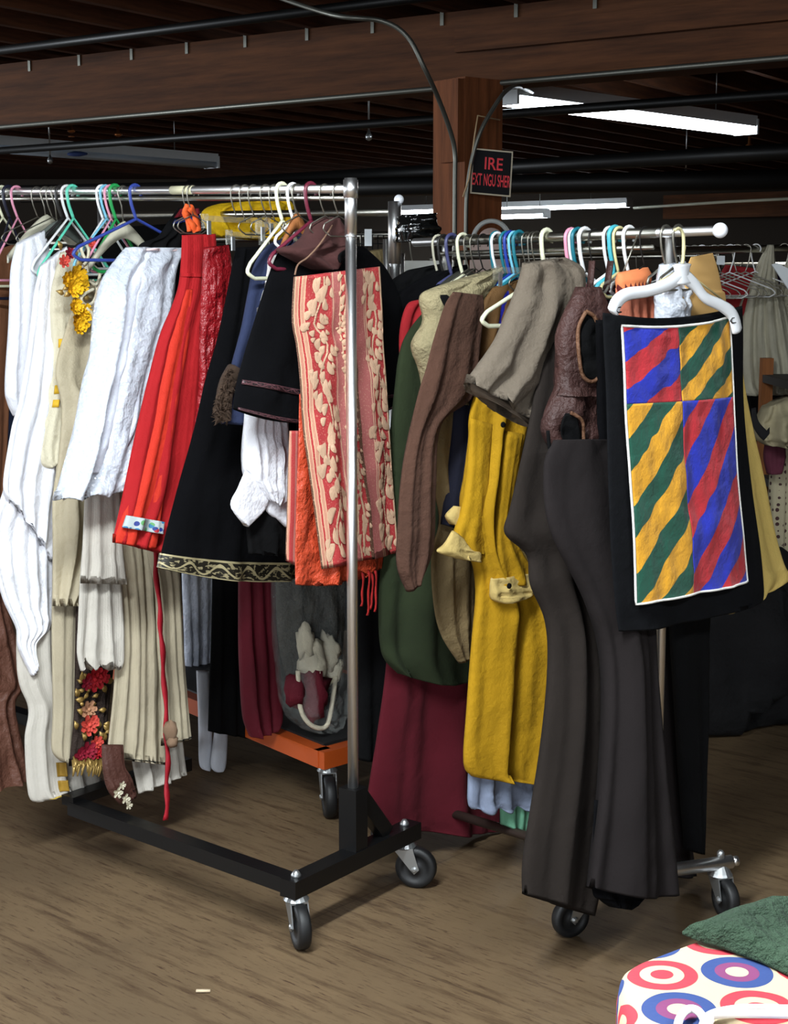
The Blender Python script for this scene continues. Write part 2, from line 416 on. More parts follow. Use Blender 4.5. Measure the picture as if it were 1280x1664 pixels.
# splice plates of timber along the beam as the seams show
mb = MB(); q = atZ(860, 130, ZB)
mb.box(V((q.x, q.y, ZB + .21)) - dj * .02 - db * .9, db, dj, Z, 2.6, .035, .11); struct(mb.build('trim_3', M_beam, smooth=False))
k = 4
for i in range(-11, 22):
    c = b0 + db * (i * .42 + .1); a, b = -6.5, 13.5
    q = c + dj * ((a + b) / 2)
    if abs(q.x) > 13: pass
    mb = MB(); mb.box(V((q.x, q.y, (ZT + ZD) / 2)), dj, db, Z, b - a, .05, ZD - ZT); o = struct(mb.build('trim_%d' % k, M_joist, smooth=False)); k += 1
# small hanger straps where the joists meet the beam
mb = MB()
for i in range(-11, 22):
    c = b0 + db * (i * .42 + .1) - dj * .004 + db * .03; mb.box(V((c.x, c.y, ZT + .0)), db, dj, Z, .02, .006, .12)
struct(mb.build('trim_%d' % k, M_cond, smooth=False)); k += 1
# ------------------------------------------------------------------ post
pc = atY(758, 458, (2500 / 330)); pc.z = 0
def post(c, label, s=.235, h=ZB):
    th = thing('timber_post', label, 'post', (c.x, c.y, 0)); th['kind'] = 'structure'
    ang = math.radians(-52); ax = V((math.cos(ang), math.sin(ang), 0)); ay = V((-ax.y, ax.x, 0))
    mb = MB(); mb.box((c.x, c.y, h / 2), ax, ay, Z, s, s, h); mb.build('shaft', M_post, th, smooth=False)
    return th, ax, ay
PT, pax, pay = post(pc, 'reddish square timber post carrying the fire extinguisher sign')
# the right-hand face looks to the right: its outward normal
pr_n = pax if pax.x > 0 and pax.y < 0 else (-pay if -pay.y < 0 and -pay.x > 0 else pax)
mb = MB(); ls = -X
mb.box(pc + V((0, 0, 2.25)) + (-pay) * 0 + V((-.075, -.11, 0)), pax, pay, Z, .13, .05, .38); mb.build('corbel', M_post, PT, smooth=False)
# sign
def sign():
    Y0 = pc.y - .19
    c4 = [atY(x, y, Y0) for x, y in ((767, 240), (833, 246), (831, 321), (763, 314))]
    ex = (c4[1] - c4[0]).normalized(); ez = (c4[0] - c4[3]).normalized(); en = ex.cross(ez).normalized(); en = en if en.y < 0 else -en
    ce = sum(c4, V()) / 4; wd = (c4[1] - c4[0]).length; ht = (c4[0] - c4[3]).length
    S = thing('fire_extinguisher_sign', 'black square sign with worn red lettering fixed on the timber post', 'sign', ce - ez * ht / 2)
    mb = MB(); mb.box(ce + en * -.003, ex, ez, en, wd, ht, .004); mb.build('backing', plain('sign_cream', (205, 190, 160), .5), S, smooth=False)
    mb = MB(); mb.box(ce + en * .0005, ex, ez, en, wd - .014, ht - .014, .003); mb.build('face', plain('sign_black', (11, 10, 14), .6, 0., .15), S, smooth=False)
    R = plain('sign_red', (245, 48, 60), .6)
    for txt, cx, cz, w, h in (('IRE', .008, .040, .085, .056), ('EXT NGU SHER', 0, -.036, .180, .056)):
        cu = bpy.data.curves.new('t', 'FONT'); cu.body = txt; cu.align_x = 'CENTER'; cu.align_y = 'CENTER'; cu.offset = .012; cu.extrude = .001
        to = bpy.data.objects.new('t', cu); COL.objects.link(to); bpy.context.view_layer.update()
        me = bpy.data.meshes.new_from_object(to); bpy.data.objects.remove(to)
        x0 = min(v.co.x for v in me.vertices); x1 = max(v.co.x for v in me.vertices); y0 = min(v.co.y for v in me.vertices); y1 = max(v.co.y for v in me.vertices)
        base = org(S)
        for v in me.vertices:
            u = (v.co.x - (x0 + x1) / 2) / (x1 - x0) * w + cx; t = (v.co.y - (y0 + y1) / 2) / (y1 - y0) * h + cz
            v.co = ce + ex * u + ez * t + en * (.0035 + (.001 if v.co.z > 0 else 0)) - base
        me.materials.append(R); o = bpy.data.objects.new('lettering', me); COL.objects.link(o); o.parent = S
sign()
# ------------------------------------------------------------------ pipes and conduits
def pipe(name, label, cat, pts, r, mat, group=None, sm=0):
    mb = MB(); mb.tube(smooth_path(pts, sm) if sm else pts, r, 10); o = mb.build(name, mat); return tag(o, label, cat, group)
def ext(a, b, t0, t1): return [a + (b - a) * t0, a + (b - a) * t1]
pipe('sprinkler_pipe', 'black iron sprinkler pipe crossing in front of the beam, topmost of the pipes', 'pipe', ext(atZ(0, 82, 2.76), atZ(640, 1, 2.76), -.4, 1.5), .024, M_pipe)
pipe('conduit', 'thin grey conduit running the length of the beam along its lower edge', 'conduit', ext(atZ(0, 207, ZB - .012) - dj * .01, atZ(1280, 94, ZB - .012) - dj * .01, -.3, 1.3), .013, M_cond)
pipe('sprinkler_pipe', 'black pipe hung beyond the beam, passing below the near lit lamp', 'pipe', ext(atZ(0, 245, 2.42), atZ(1280, 152, 2.42), -.5, 1.3), .026, M_pipe)
pipe('sprinkler_pipe', 'thick black pipe far behind the timber post at right, upper of the two', 'pipe', ext(atZ(820, 272, 2.44), atZ(1280, 246, 2.44), -1.5, 1.6), .06, M_pipe)
pipe('duct', 'broad black duct far behind the timber post, below the thick pipe', 'duct', ext(atZ(820, 300, 2.3), atZ(1280, 291, 2.3), -2.0, 1.6), .08, M_pipe)
pipe('conduit', 'thin pale line of conduit running right from the far lit lamp', 'conduit', [atZ(1030, 338, 2.45), atZ(1180, 328, 2.45), atZ(1300, 322, 2.45)], .018, plain('pale_conduit', (190, 190, 170), .5))
pipe('conduit', 'grey conduit bending off the beam and down the left face of the post', 'conduit',
     [atZ(430, -12, 2.9), atY(540, 24, 7.15), atY(620, 34, 7.1), atY(662, 60, 7.08), atY(690, 112, 7.08), atY(712, 160, 7.2), atY(732, 215, 7.3), atY(739, 250, 7.34), atY(739, 300, 7.34), atY(738, 480, 7.34)], .011, M_cond, sm=6)
pipe('conduit', 'thin conduit arching from the near lit lamp down the front corner of the post', 'conduit',
     [atZ(866, 150, 2.55), atY(842, 141, 7.7), atY(822, 148, 7.4), atY(800, 178, 7.33), atY(780, 215, 7.3), atY(766, 262, 7.3), atY(759, 310, 7.3), atY(757, 360, 7.3), atY(757, 480, 7.3)], .010, M_cond, sm=6)
pipe('wire', 'pale thin wire looped around the post above the sign', 'wire', [atY(812, 195, 7.42), atY(776, 188, 7.30), atY(771, 220, 7.30), atY(762, 290, 7.29), atY(752, 320, 7.29)], .0035, plain('pale_wire', (190, 160, 120), .6))
for x, y, l in ((80, 207, 'left'), (599, 160, 'middle'), (1115, 232, 'right')):
    a = atZ(x, y, 2.79); b = atZ(x, y + 34, 2.56)
    p = atZ(x, y + 12, 2.62); mb = MB(); mb.tube([V((p.x, p.y, ZD)), V((p.x, p.y, 2.42))], .006, 8); mb.lathe((p.x, p.y, 2.43), Z, [(.005, -.03), (.02, -.02), (.024, 0), (.012, .02), (.006, .04)], 10)
    tag(mb.build('pipe_hanger', M_zinc), 'bright threaded rod hanger holding a ceiling pipe, the %s one of three' % {'left': 'leftmost', 'middle': 'middle', 'right': 'rightmost'}[l], 'pipe hanger')
def spr(x, y, z, lab):
    p = atZ(x, y, z); S = thing('fire_sprinkler', lab, 'sprinkler', p)
    mb = MB(); mb.lathe(p, Z, [(.012, 0), (.03, .01), (.03, .02), (.012, .03), (.01, .09)], 12); mb.build('body', plain('brass', (190, 120, 70), .35, .8), S)
    mb = MB(); mb.lathe(p - Z * .03, Z, [(.025, 0), (.025, .006)], 12); mb.build('deflector', plain('brass', (190, 120, 70), .35, .8), S)
spr(192, 222, 2.58, 'brass sprinkler head on the black pipe over the unlit lamp')
spr(116, 216, 2.6, 'small brass sprinkler head left of the one over the unlit lamp')
spr(1217, 240, 2.55, 'small brass sprinkler head below the right end of the near lit lamp')
# ------------------------------------------------------------------ fluorescent lamps
def lamp(label, a, b, lit, sides=1, wd=1.):
    d = (b - a).normalized(); sd = d.cross(Z).normalized()
    T = thing('fluorescent_lamp', label, 'lamp', (a + b) / 2)
    mb = MB(); mb.box((a + b) / 2 + Z * .055, d, sd, Z, (b - a).length, .17 * wd, .07)
    for e in (a, b): mb.box(e + Z * .02, d, sd, Z, .02, .18 * wd, .10)
    mb.build('housing', M_white, T, smooth=False)
    for q in (-1, 1):
        mb = MB(); mb.tube([a + sd * (.05 * wd * q), b + sd * (.05 * wd * q)], .03 * wd, 12); mb.build('tube', M_tube if lit else M_tubeoff, T)  # tubes made extra thick, their glare put into the shape
    for t in (.15, .85):
        p = a.lerp(b, t); mb = MB(); mb.tube([p + Z * .08, V((p.x, p.y, ZD))], .004, 6); mb.build('suspension_rod', M_zinc, T)
    return T
lamp('bright lit ceiling lamp right of the post, nearest and largest of the lit ones', atZ(822, 162, 2.5), atZ(1212, 212, 2.5), True)
lamp('lit ceiling lamp far behind the post, just below the sign', atZ(640, 345, 2.5), atZ(1022, 333, 2.5), True, 1.9)
lamp('second lit lamp tucked under the far one beside the fire sign', atZ(812, 352, 2.35), atZ(888, 350, 2.35), True, 1.5)
lamp('unlit pale blue ceiling lamp above the white clothes at left', atZ(-120, 232, 2.5), atZ(344, 268, 2.5), False)
mb = MB(); q0 = atZ(128, 249, 2.49) - V((0, .06, .01)); mb.blob(q0, .05, (1.6, .6, .4)); tag(mb.build('blue_rag', plain('rag_blue', (45, 65, 120), .8)), 'scrap of dark blue tape stuck on the unlit lamp', 'tape')
# lamps over the photographer's side of the room
for i, (x, y, e, l) in enumerate(((-.75, 1.45, 122, 'left'), (1.7, .9, 34, 'right'))):
    lamp('lit ceiling lamp over the near aisle, %s one' % l, V((x - .7, y - .9, 2.62)), V((x + .7, y + .9, 2.62)), True)
    L = bpy.data.lights.new('fluorescent', 'AREA'); L.shape = 'RECTANGLE'; L.size = .2; L.size_y = 2.3; L.energy = e; L.color = (.9, .97, 1)
    lo = bpy.data.objects.new('fluorescent_light', L); COL.objects.link(lo); lo.location = (x, y, 2.58); lo.rotation_euler = (0, 0, math.atan2(-.7, .9))
for i, (x, y, e) in enumerate(((1.55, 10.0, 30), (1.0, 17, 45), (-5, 9, 20))):  # last light has no lamp body; unseen fill added at far left
    L = bpy.data.lights.new('fluorescent', 'AREA'); L.shape = 'RECTANGLE'; L.size = .25; L.size_y = 2.3; L.energy = e; L.color = (1, .93, .82)
    lo = bpy.data.objects.new('fluorescent_light', L); COL.objects.link(lo); lo.location = (x, y, 2.44); lo.rotation_euler = (0, 0, -.8)
SC.view_settings.view_transform = 'Standard'; SC.view_settings.look = 'None'; SC.view_settings.exposure = .6; SC.view_settings.gamma = 1; SC.view_settings.use_curve_mapping = False

# ------------------------------------------------------------------ racks
def caster(parent, top, dirv, rw=.05, wt=.028, lean=.03, stem=.02):
    """swivel caster: zinc fork with its wheel as a sub-part; dirv = rolling direction"""
    d = V(dirv).normalized(); sd = V((-d.y, d.x, 0)); hub = V(top) + d * lean; hub.z = rw
    mb = MB(); mb.lathe(V(top) - Z * .014, Z, [(.026, 0), (.03, .004), (.026, .01), (.012, .014 + stem)], 16)
    tz = top.z - .012
    for q in (-1, 1):
        a = V(top) + sd * (q * (wt / 2 + .006)); A = [a - d * .026 + Z * (tz - a.z), a + d * .026 + Z * (tz - a.z)]
        h = hub + sd * (q * (wt / 2 + .006)); B = [h + d * .012, h - d * .012]
        t = sd * .0015; P = A + [h + d * .012 + Z * 0, h - Z * .012, h - d * .012]
        vs = [p + t for p in P] + [p - t for p in P]; n = len(P)
        mb.add(vs, [tuple(range(n)), tuple(range(2 * n - 1, n - 1, -1))] + [(i, (i + 1) % n, n + (i + 1) % n, n + i) for i in range(n)])
        mb.lathe(h, sd * q, [(.008, 0), (.008, .004), (.004, .006)], 8)
    mb.box(V((top.x, top.y, tz)), d, sd, Z, .054, wt + .014, .004)
    c = flat(mb.build('caster', M_zinc, parent))
    mb = MB(); mb.lathe(hub - sd * (wt / 2), sd, [(.012, 0), (.014, .002), (rw * .62, .003), (rw * .66, .0), (rw * .93, .0), (rw, .006), (rw, wt - .006), (rw * .93, wt), (rw * .66, wt), (rw * .62, wt - .003), (.014, wt - .002), (.012, wt)], 32)
    mb.build('wheel', M_rub, c)
    return c
# rack A (nearest the left): black square-tube base, chrome posts
A_c = atZ(481, 1427, .155); A_e = atZ(657, 1343, .155)
A_m = A_c.lerp(A_e, .53)
A_pole = V((atZ(574, 1390, .14).x, atZ(574, 1390, .14).y, 0))
A_long = atZ(120, 1300, .155)
A_d = (A_long - A_c); A_d.z = 0; A_d.normalize()
YA = A_pole.y
RA0 = atY(577, 307, YA); ra_dir = V((d1.x, d1.y, 0))
_p = RA0 + d1 * 1.5
RA1 = hit(V((RA0.x, RA0.y, 0)), w1, 0, 311)           # where the rail passes the left edge of the frame
ra = (RA1 - RA0).normalized()
RA = thing('garment_rack', 'black based rolling garment rack holding the white and red clothes, nearest at left', 'garment rack', A_pole)
L_A = 1.72
mb = MB(); mb.tube([RA0, RA0 + ra * L_A], .0098, 14); mb.build('rail', M_chrome, RA)
low0 = RA0 - Z * .020 + w1 * .012 + ra * .02
mb = MB(); mb.tube([low0, low0 + ra * L_A], .0065, 10); mb.build('lower_rail', M_dchrome, RA)
mb = MB(); mb.tube([RA0 + ra * .545, RA0 + ra * .625], .0106, 14); mb.build('paper_tape', plain('masking_tape', (205, 200, 165), .7), RA)
for k_, q in enumerate((V((0, 0, 0)), ra * L_A)):
    b = A_pole + V((q.x, q.y, 0)); zt = (RA0 + q).z
    mb = MB(); mb.tube([V((b.x, b.y, .16)), V((b.x, b.y, 1.60))], .0125, 18); mb.tube([V((b.x, b.y, 1.60)), V((b.x, b.y, 1.603))], .0145, 18)
    mb.tube([V((b.x, b.y, 1.603)), V((b.x, b.y, zt + .024))], .0138, 18); mb.tube([V((b.x, b.y, zt - .02)), V((b.x, b.y, zt + .02))], .0165, 18)
    mb.build('upright', M_chrome, RA)
ae = (A_e - A_c); ae.z = 0; ael = ae.length; ae.normalize()
bz = .138
mb = MB(); mb.bar(V((A_c.x, A_c.y, bz)) - ae * .03, V((A_e.x, A_e.y, bz)) + ae * .04, .046, .042); mb.build('end_bar', M_blk, RA, smooth=False)
mb = MB(); mb.bar(V((A_c.x, A_c.y, bz)), V((A_long.x, A_long.y, bz)), .044, .036); A_k = V((A_long.x, A_long.y, bz)); mb.bar(A_k - ae * .022 + Z * .02, A_k + ae * (ael * .9) + Z * .02, .044, .026); mb.bar(A_k + ae * ael, V((A_c.x, A_c.y, bz)) + A_d * 1.85 + ae * ael, .044, .036); mb.build('long_bar', M_blk, RA, smooth=False)
F2 = A_c + A_d * 1.85
mb = MB(); mb.bar(V((F2.x, F2.y, bz)) - ae * .03, V((F2.x, F2.y, bz)) + ae * (ael + .04), .046, .042); mb.build('end_bar', M_blk, RA, smooth=False)
for b in (A_pole, A_pole + V((ra.x, ra.y, 0)) * L_A):
    mb = MB(); mb.box(V((b.x, b.y, .225)), ae, V((-ae.y, ae.x, 0)), Z, .045, .052, .17)
    for q in (1,):
        mb.bar(V((b.x, b.y, .29)) + ae * .015, V((b.x, b.y, .16)) + ae * .125 * q, .03, .04)
    mb.build('socket', M_blk, RA, smooth=False)
for p, dv in ((A_c, V((.35, -1, 0))), (A_e, V((-1, .25, 0)) * -1), (F2, V((.5, 1, 0))), (F2 + ae * ael, V((1, .2, 0)))):
    c = caster(RA, V((p.x, p.y, .116)), dv, .052)
    mb = MB(); mb.lathe(V((p.x, p.y, .158)), Z, [(.012, 0), (.012, .006), (.008, .012), (.005, .016)], 10); mb.build('bolt', M_zinc, RA)
def plA(px):                                            # hanging plane where the rail of rack A shows at px
    p = hit(RA0, w1, px, 309 if px > 300 else 311); s = (p - RA0).dot(d1); return (RA0 + ra * (s / ra.dot(d1)), n1, w1)
# rack B (right): chrome round tube
B1 = atZ(937, 1490, .06); B2 = atZ(1176, 1445, .06)
Bl = atZ(925, 1437, .125); Br = atZ(1188, 1400, .125)
Bm = V((atZ(1062, 1418, .125).x, atZ(1062, 1418, .125).y, 0))
RB0 = atY(1075, 377.5, Bm.y)
RB = thing('garment_rack', 'chrome rolling garment rack at right holding the yellow dress and the striped tabard', 'garment rack', Bm)
rb = d2.copy(); RBn = RB0 - rb * .27
_q = hit(RB0, w2, 1166, 374.5); RBn = _q
_e = hit(RB0, w2, 673, 394); LB = (_e - RBn).length; rb = (_e - RBn).normalized()
_f = hit(RB0, w2, 714, 392); UB = (_f - RB0).length
mb = MB(); mb.tube([RBn, RBn + rb * LB], .0105, 14); mb.build('rail', M_chrome, RB)
mb = MB(); mb.tube([RBn + rb * .16, RBn + rb * (LB - .1)], .0122, 14); mb.build('rail_sleeve', M_dchrome, RB)
mb = MB(); mb.blob(RBn - rb * .006, .0165, nz=0, n=18, m=12); mb.build('end_cap', plain('white_plastic_cap', (238, 240, 245), .35), RB)
mb = MB(); mb.tube([RB0 - Z * .032 + rb * .02, RB0 - Z * .032 + rb * UB], .006, 10); mb.build('lower_rail', M_dchrome, RB)
Bfar = None
for q in (0, UB):
    b = Bm + V((rb.x, rb.y, 0)) * q; zt = (RB0 + rb * q).z
    mb = MB(); mb.tube([V((b.x, b.y, .12)), V((b.x, b.y, zt))], .0135, 18); mb.build('upright', M_chrome, RB); Bfar = b
be = (Br - Bl); be.z = 0; bel = be.length; be.normalize(); Bl0 = V((Bm.x, Bm.y, .125)) - be * .22; Br0 = V((Bm.x, Bm.y, .125)) + be * .185
BR_ = V((Br.x, Br.y, .125)); Bl0 = V((Bl.x, Bl.y, .125))
mb = MB(); mb.tube([Bl0, BR_], .016, 16); mb.lathe(BR_, be, [(.012, 0), (.012, .016)], 12); mb.build('end_bar', M_chrome, RB)
o = Bfar; o2 = V((rb.x, rb.y, 0)).normalized()
mb = MB(); mb.tube([Bl0 + o2 * UB, BR_ + o2 * UB], .016, 12); mb.build('end_bar', M_chrome, RB)
lb0 = atZ(1063, 1440, .115); lb1 = atZ(700, 1311, .115)
mb = MB(); mb.tube([V((Bm.x, Bm.y, .12)), lb1], .012, 12); mb.build('long_bar', plain('dull_steel_bar', (70, 58, 52), .4, .6), RB)
for p, dv in ((B1, V((-.9, -.45, 0))), (B2, V((.35, -1, 0)))):
    t = Bl0 + be * .03 if p is B1 else BR_ - be * .03
    caster(RB, V((t.x, t.y, .108)), dv, .047, .026, .028)
for t, dv in ((Bl0 + o2 * UB + be * .03, V((1, .2, 0))), (BR_ + o2 * UB - be * .03, V((.5, 1, 0)))): caster(RB, V((t.x, t.y, .108)), dv, .047, .026, .028)
mb = MB(); mb.lathe(BR_ - be * .03 + Z * .012, Z, [(.009, 0), (.009, .014), (.005, .02)], 10); mb.build('bolt', M_zinc, RB)
def plB(px):
    p = hit(RBn, w2, px, 394 - (px - 673) * .0396); s = (p - RBn).dot(d2); return (RBn + rb * (s / rb.dot(d2)), n2, w2)
# rack C (behind, orange base)
d3 = V((-1950, 2500, 0)).normalized(); n3 = -d3; w3 = V((-n3.y, n3.x, 0))
Cc = atZ(527, 1232, .165); Cc.z = 0
cw = w3; Cp = Cc + cw * .30
YC = Cp.y
RC0 = atY(641, 345, YC); Cp = V((RC0.x, RC0.y, 0))
RC = thing('garment_rack', 'orange based garment rack standing behind the chrome post of the near rack', 'garment rack', Cp)
rc = V(d3); rcs = (hit(RC0, w3, 300, 349) - RC0).normalized()
mb = MB(); mb.tube([RC0, RC0 + rcs * 1.75], .011, 12); mb.build('rail', M_dchrome, RC)
for q in (0, 1.75):
    b = Cp + d3 * q; mb = MB(); mb.tube([V((b.x, b.y, .18)), V((b.x, b.y, 1.55))], .016, 16); mb.tube([V((b.x, b.y, 1.55)), V((b.x, b.y, (RC0 + rcs * q).z + .03))], .0185, 16); mb.build('upright', M_chrome, RC)
mb = MB(); e_ = RC0 + V((.012, 0, .035)); mb.blob(e_, .014, nz=0, n=14, m=10); mb.build('end_cap', plain('white_plastic_cap', (238, 240, 245), .35), RC)
for x, z0, z1 in ((627, 1.2, 1.62), (652, 1.2, 1.58)):
    q = hit(RC0, V((0, -1, 0)), x, 400) + V((0, .04, 0)); mb = MB(); mb.tube([V((q.x, q.y, z0)), V((q.x, q.y, z1))], .009, 14); mb.build('side_tube', M_chrome, RC)
ce_ = (Cp - Cc); ce_.z = 0; ce_.normalize(); Ce = Cc + ce_ * .56
for q in (0, 1.72):
    mb = MB(); mb.bar(Cc + d3 * q + Z * .165 - ce_ * .02, Ce + d3 * q + Z * .165, .045, .05); mb.build('end_bar', M_org, RC, smooth=False)
for q in (Cc, Ce):
    mb = MB(); mb.bar(q + Z * .165, q + d3 * 1.74 + Z * .165, .045, .05); mb.build('long_bar', M_org, RC, smooth=False)
mb = MB(); m_ = (Cc + Ce) / 2 + d3 * .86; mb.box(m_ + Z * .192, d3, ce_, Z, 1.66, .52, .008); mb.build('deck', plain('black_board', (16, 16, 17), .7), RC, smooth=False)
for p, dv in ((Cc, V((.2, -1, 0))), (Ce, V((1, -.2, 0))), (Cc + d3 * 1.72, V((1, .4, 0))), (Ce + d3 * 1.72, V((1, 0, 0)))):
    caster(RC, V((p.x, p.y, .138)) + ce_ * .01, dv, .06, .03, .03)
def plC(px):
    p = hit(RC0, w3, px, 347); s = (p - RC0).dot(d3); return (RC0 + d3 * s, n3, w3)
# ------------------------------------------------------------------ cloth materials
K = {}
def mk(n, rgb, **kw): K[n] = cloth(n, rgb, **kw); return K[n]
mk('white_cotton', (224, 224, 230), rough=.85, var=.04, wr=.5, wrs=12)
mk('cream_cotton', (204, 196, 172), rough=.85, var=.06, wr=.5, wrs=12)
mk('beige_satin', (174, 162, 136), rough=.6, var=.07, wr=.5, wrs=10)
mk('beige_gauze', (166, 155, 132), rough=.9, var=.08, pleat=34, pstr=.22)
mk('white_gauze', (184, 178, 168), rough=.9, var=.06, pleat=26, pstr=.22)
mk('brown_suede', (128, 84, 58), rough=.95, var=.1, sheen=.3)
mk('black_cloth', (11, 11, 12), rough=.95, spec=.12, var=.2, wr=.4)
mk('black_velvet', (8, 8, 10), rough=1., spec=.08, var=.2, sheen=.04)
mk('mauve_satin', (126, 84, 68), rough=.5, var=.12, wr=.9, wrs=9, spec=.5)
mk('red_cotton', (160, 20, 25), rough=.85, var=.05, pleat=16, pstr=.25)
mk('vermilion', (190, 44, 26), rough=.8, var=.05, wr=.4)
mk('dark_red_satin', (140, 18, 26), rough=.4, var=.2, wr=1., wrs=16, spec=.6)
mk('navy_wool', (38, 46, 74), rough=.9, var=.1)
mk('grey_lining', (190, 184, 180), rough=.6, var=.04)
mk('maroon_felt', (66, 38, 36), rough=.95, var=.1, sheen=.2)
mk('orange_satin', (182, 66, 38), rough=.42, var=.1, wr=.8, wrs=18, spec=.5)
mk('yellow_cotton', (236, 190, 22), rough=.8, var=.05, wr=.7, wrs=10)
mk('silver_brocade', (196, 202, 216), rough=.45, var=.3, wr=.7, wrs=18, spec=.5)
mk('sock_white', (205, 207, 214), rough=.9, var=.05)
mk('crimson_velvet', (88, 13, 28), rough=.8, var=.15, sheen=.35)
mk('olive_gold', (140, 116, 44), rough=.5, var=.3, wr=.7, wrs=25)
K['bag'] = film('milky_plastic', (214, 220, 230), .22, .05, 1., 12)
K['clear'] = film('clear_plastic', (200, 205, 200), .9, .07, 1., 22)
K['tinted'] = film('hanger_clear', (150, 150, 140), .84, .08, .2, 8)
def pm(n, rgb, **kw):
    kw.setdefault('rough', .35); return plain('plastic_' + n, rgb, **kw)
P_mint = pm('mint', (96, 205, 175)); P_green = pm('green', (40, 150, 78)); P_blue = pm('blue', (52, 70, 150)); P_pink = pm('pink', (225, 150, 175))
P_cream = pm('cream', (226, 226, 196)); P_white = pm('white', (232, 232, 232)); P_navy = pm('navy', (28, 30, 48)); P_maroon = pm('maroon', (104, 34, 52))
P_lblue = pm('light_blue', (120, 190, 215)); P_teal = pm('teal', (30, 110, 125)); P_aqua = pm('aqua', (70, 170, 185)); P_dark = pm('dark', (35, 33, 32)); P_royal = pm('royal', (34, 60, 150))
P_bone = pm('bone', (190, 186, 165)); P_grey = pm('grey', (92, 98, 92)); M_wire = plain('hanger_wire', (150, 146, 135), .35, .9); M_bwire = plain('dark_wire', (42, 40, 38), .4, .5)
M_fur = cloth('brown_fur', (58, 44, 34), rough=1, var=.3)

def hanger(label, pl, mat, r=.0036, drop=.075, tip=None, w=.2, sl=.1, clip=None, group=None, bar=True, hook=.019, name='clothes_hanger', flip=1, rail_r=.0098):
    o, n, w_ = pl
    if isinstance(tip, tuple): T_ = hit(o, n, *tip) - o; a = -T_.dot(w_); zt = T_.z
    else: a = w; zt = -drop - sl
    top = Z * (rail_r + r)
    hk = hook; c = Z * (rail_r + r - hk)
    pts = [o + c + w_ * (flip * hk * math.cos(t)) + Z * (hk * math.sin(t)) for t in [math.radians(-35 + 215 * i / 10) for i in range(11)]]
    pts = [p for p in pts]
    e = pts[-1]; nk = o - Z * (drop)
    pts += smooth_path([e, e.lerp(nk, .45) - w_ * flip * .004, nk], 4)[1:]
    mb = MB(); mb.tube(pts, r, 8)
    dn = o - Z * (drop)
    A = o - w_ * a + Z * zt; B = o + w_ * a + Z * zt
    if clip is None:
        q = .022; path = [dn, dn.lerp(A, .92), A - Z * .012, A + w_ * q - Z * (q + .004)]
        path2 = [dn, dn.lerp(B, .92), B - Z * .012, B - w_ * q - Z * (q + .004)]
        loop = [dn] + smooth_path(path[1:], 4) + (smooth_path(path2[1:], 4)[::-1])
        if bar: mb.tube(loop, r, 8, closed=True)
        else: mb.tube([dn] + smooth_path(path[1:], 4), r, 8); mb.tube([dn] + smooth_path(path2[1:], 4), r, 8)
        ob = mb.build(name, mat, loc=o - Z * (drop)); return tag(ob, label, 'hanger', group)
    T = thing(name, label, 'hanger', o - Z * drop, group)
    mb.build('hook', M_wire if clip != 'same' else mat, T)
    mb = MB(); sgn = (B - A).normalized(); mid = (A + B) / 2
    mb.box(mid + Z * .010, sgn, n, Z, 2 * a, .004, .014)
    for q in (A, B): mb.box(q + Z * .004 , sgn, n, Z, .014, .010, .034)
    flat(mb.build('clip_bar', mat, T))
    for q in (A, B):
        mb = MB(); mb.box(q + Z * -.012 + n * .014, sgn, n, Z, .010, .004, .032); flat(mb.build('clip', M_zinc, T))
    return T

# ================================================================== rack A, far to near
G = garment
def LP(pl, deg=7): return (pl[0], (pl[1] * math.cos(math.radians(deg)) + Z * math.sin(math.radians(deg))).normalized(), pl[2])
c, o = G('black_coat', 'black coat shoulder at the left edge, on the white rack beside the brown coat', 'coat', plA(-30), [(-95, 420, 30, 388), (-100, 470, 22, 430), (-100, 620, 10, 620), (-95, 900, 0, 900)], K['black_cloth'], seed=1)
c, o = G('satin_gown', 'mauve-brown satin gown hanging lowest at the left edge of the photo', 'gown', plA(-22), [(-90, 560, 0, 560), (-95, 850, 5, 850), (-95, 980, 12, 975), (-95, 1060, 32, 1060), (-95, 1110, 39, 1112), (-92, 1150, 24, 1150), (-90, 1250, 46, 1250), (-88, 1335, 60, 1318), (-88, 1358, 40, 1350)], K['mauve_satin'], seed=2, nf=4, fa=.018, fw=.016, th=.05)
c, o = G('brown_coat', 'brown suede coat at the left edge, left of the white blouses', 'coat', plA(-6), [(-75, 430, 27, 396), (-88, 520, 22, 520), (-90, 700, 13, 700), (-90, 838, 7, 835)], K['brown_suede'], seed=3, th=.03)
c, o = G('white_gown', 'long pale bluish-white draped gown ending in a point, behind the white robe', 'gown', LP(plA(120)), [(16, 770, 80, 770), (4, 800, 88, 800), (-18, 880, 86, 915), (2, 968, 84, 990), (25, 1020, 80, 1022), (30, 1052, 58, 1046), (52, 1100, 60, 1080)], K['white_cotton'], seed=4, nf=5, fa=.014, fw=.010)
c, o = G('white_blouse', 'bright white blouse, highest shouldered of the whites at the left', 'blouse', plA(98), [(27, 396, 72, 374), (17, 440, 84, 430), (15, 519, 84, 520), (9, 625, 74, 625), (14, 655, 62, 662), (24, 676, 50, 680)], K['white_cotton'], seed=5, th=.05, nf=3, fa=.008)
cC, oC = G('long_white_gown', 'floor length off-white gown with gold ribbon stripes down its front', 'gown', LP(plA(112)), [(36, 800, 112, 800), (30, 900, 120, 900), (27, 1085, 125, 1085), (46, 1151, 140, 1151), (40, 1204, 150, 1200), (46, 1290, 162, 1262), (60, 1304, 166, 1274)], K['white_gauze'], seed=6, nf=4, fa=.009, th=.04)
K['gold'] = cloth('gold_ribbon', (150, 116, 40), rough=.5, var=.2, metal=.2)
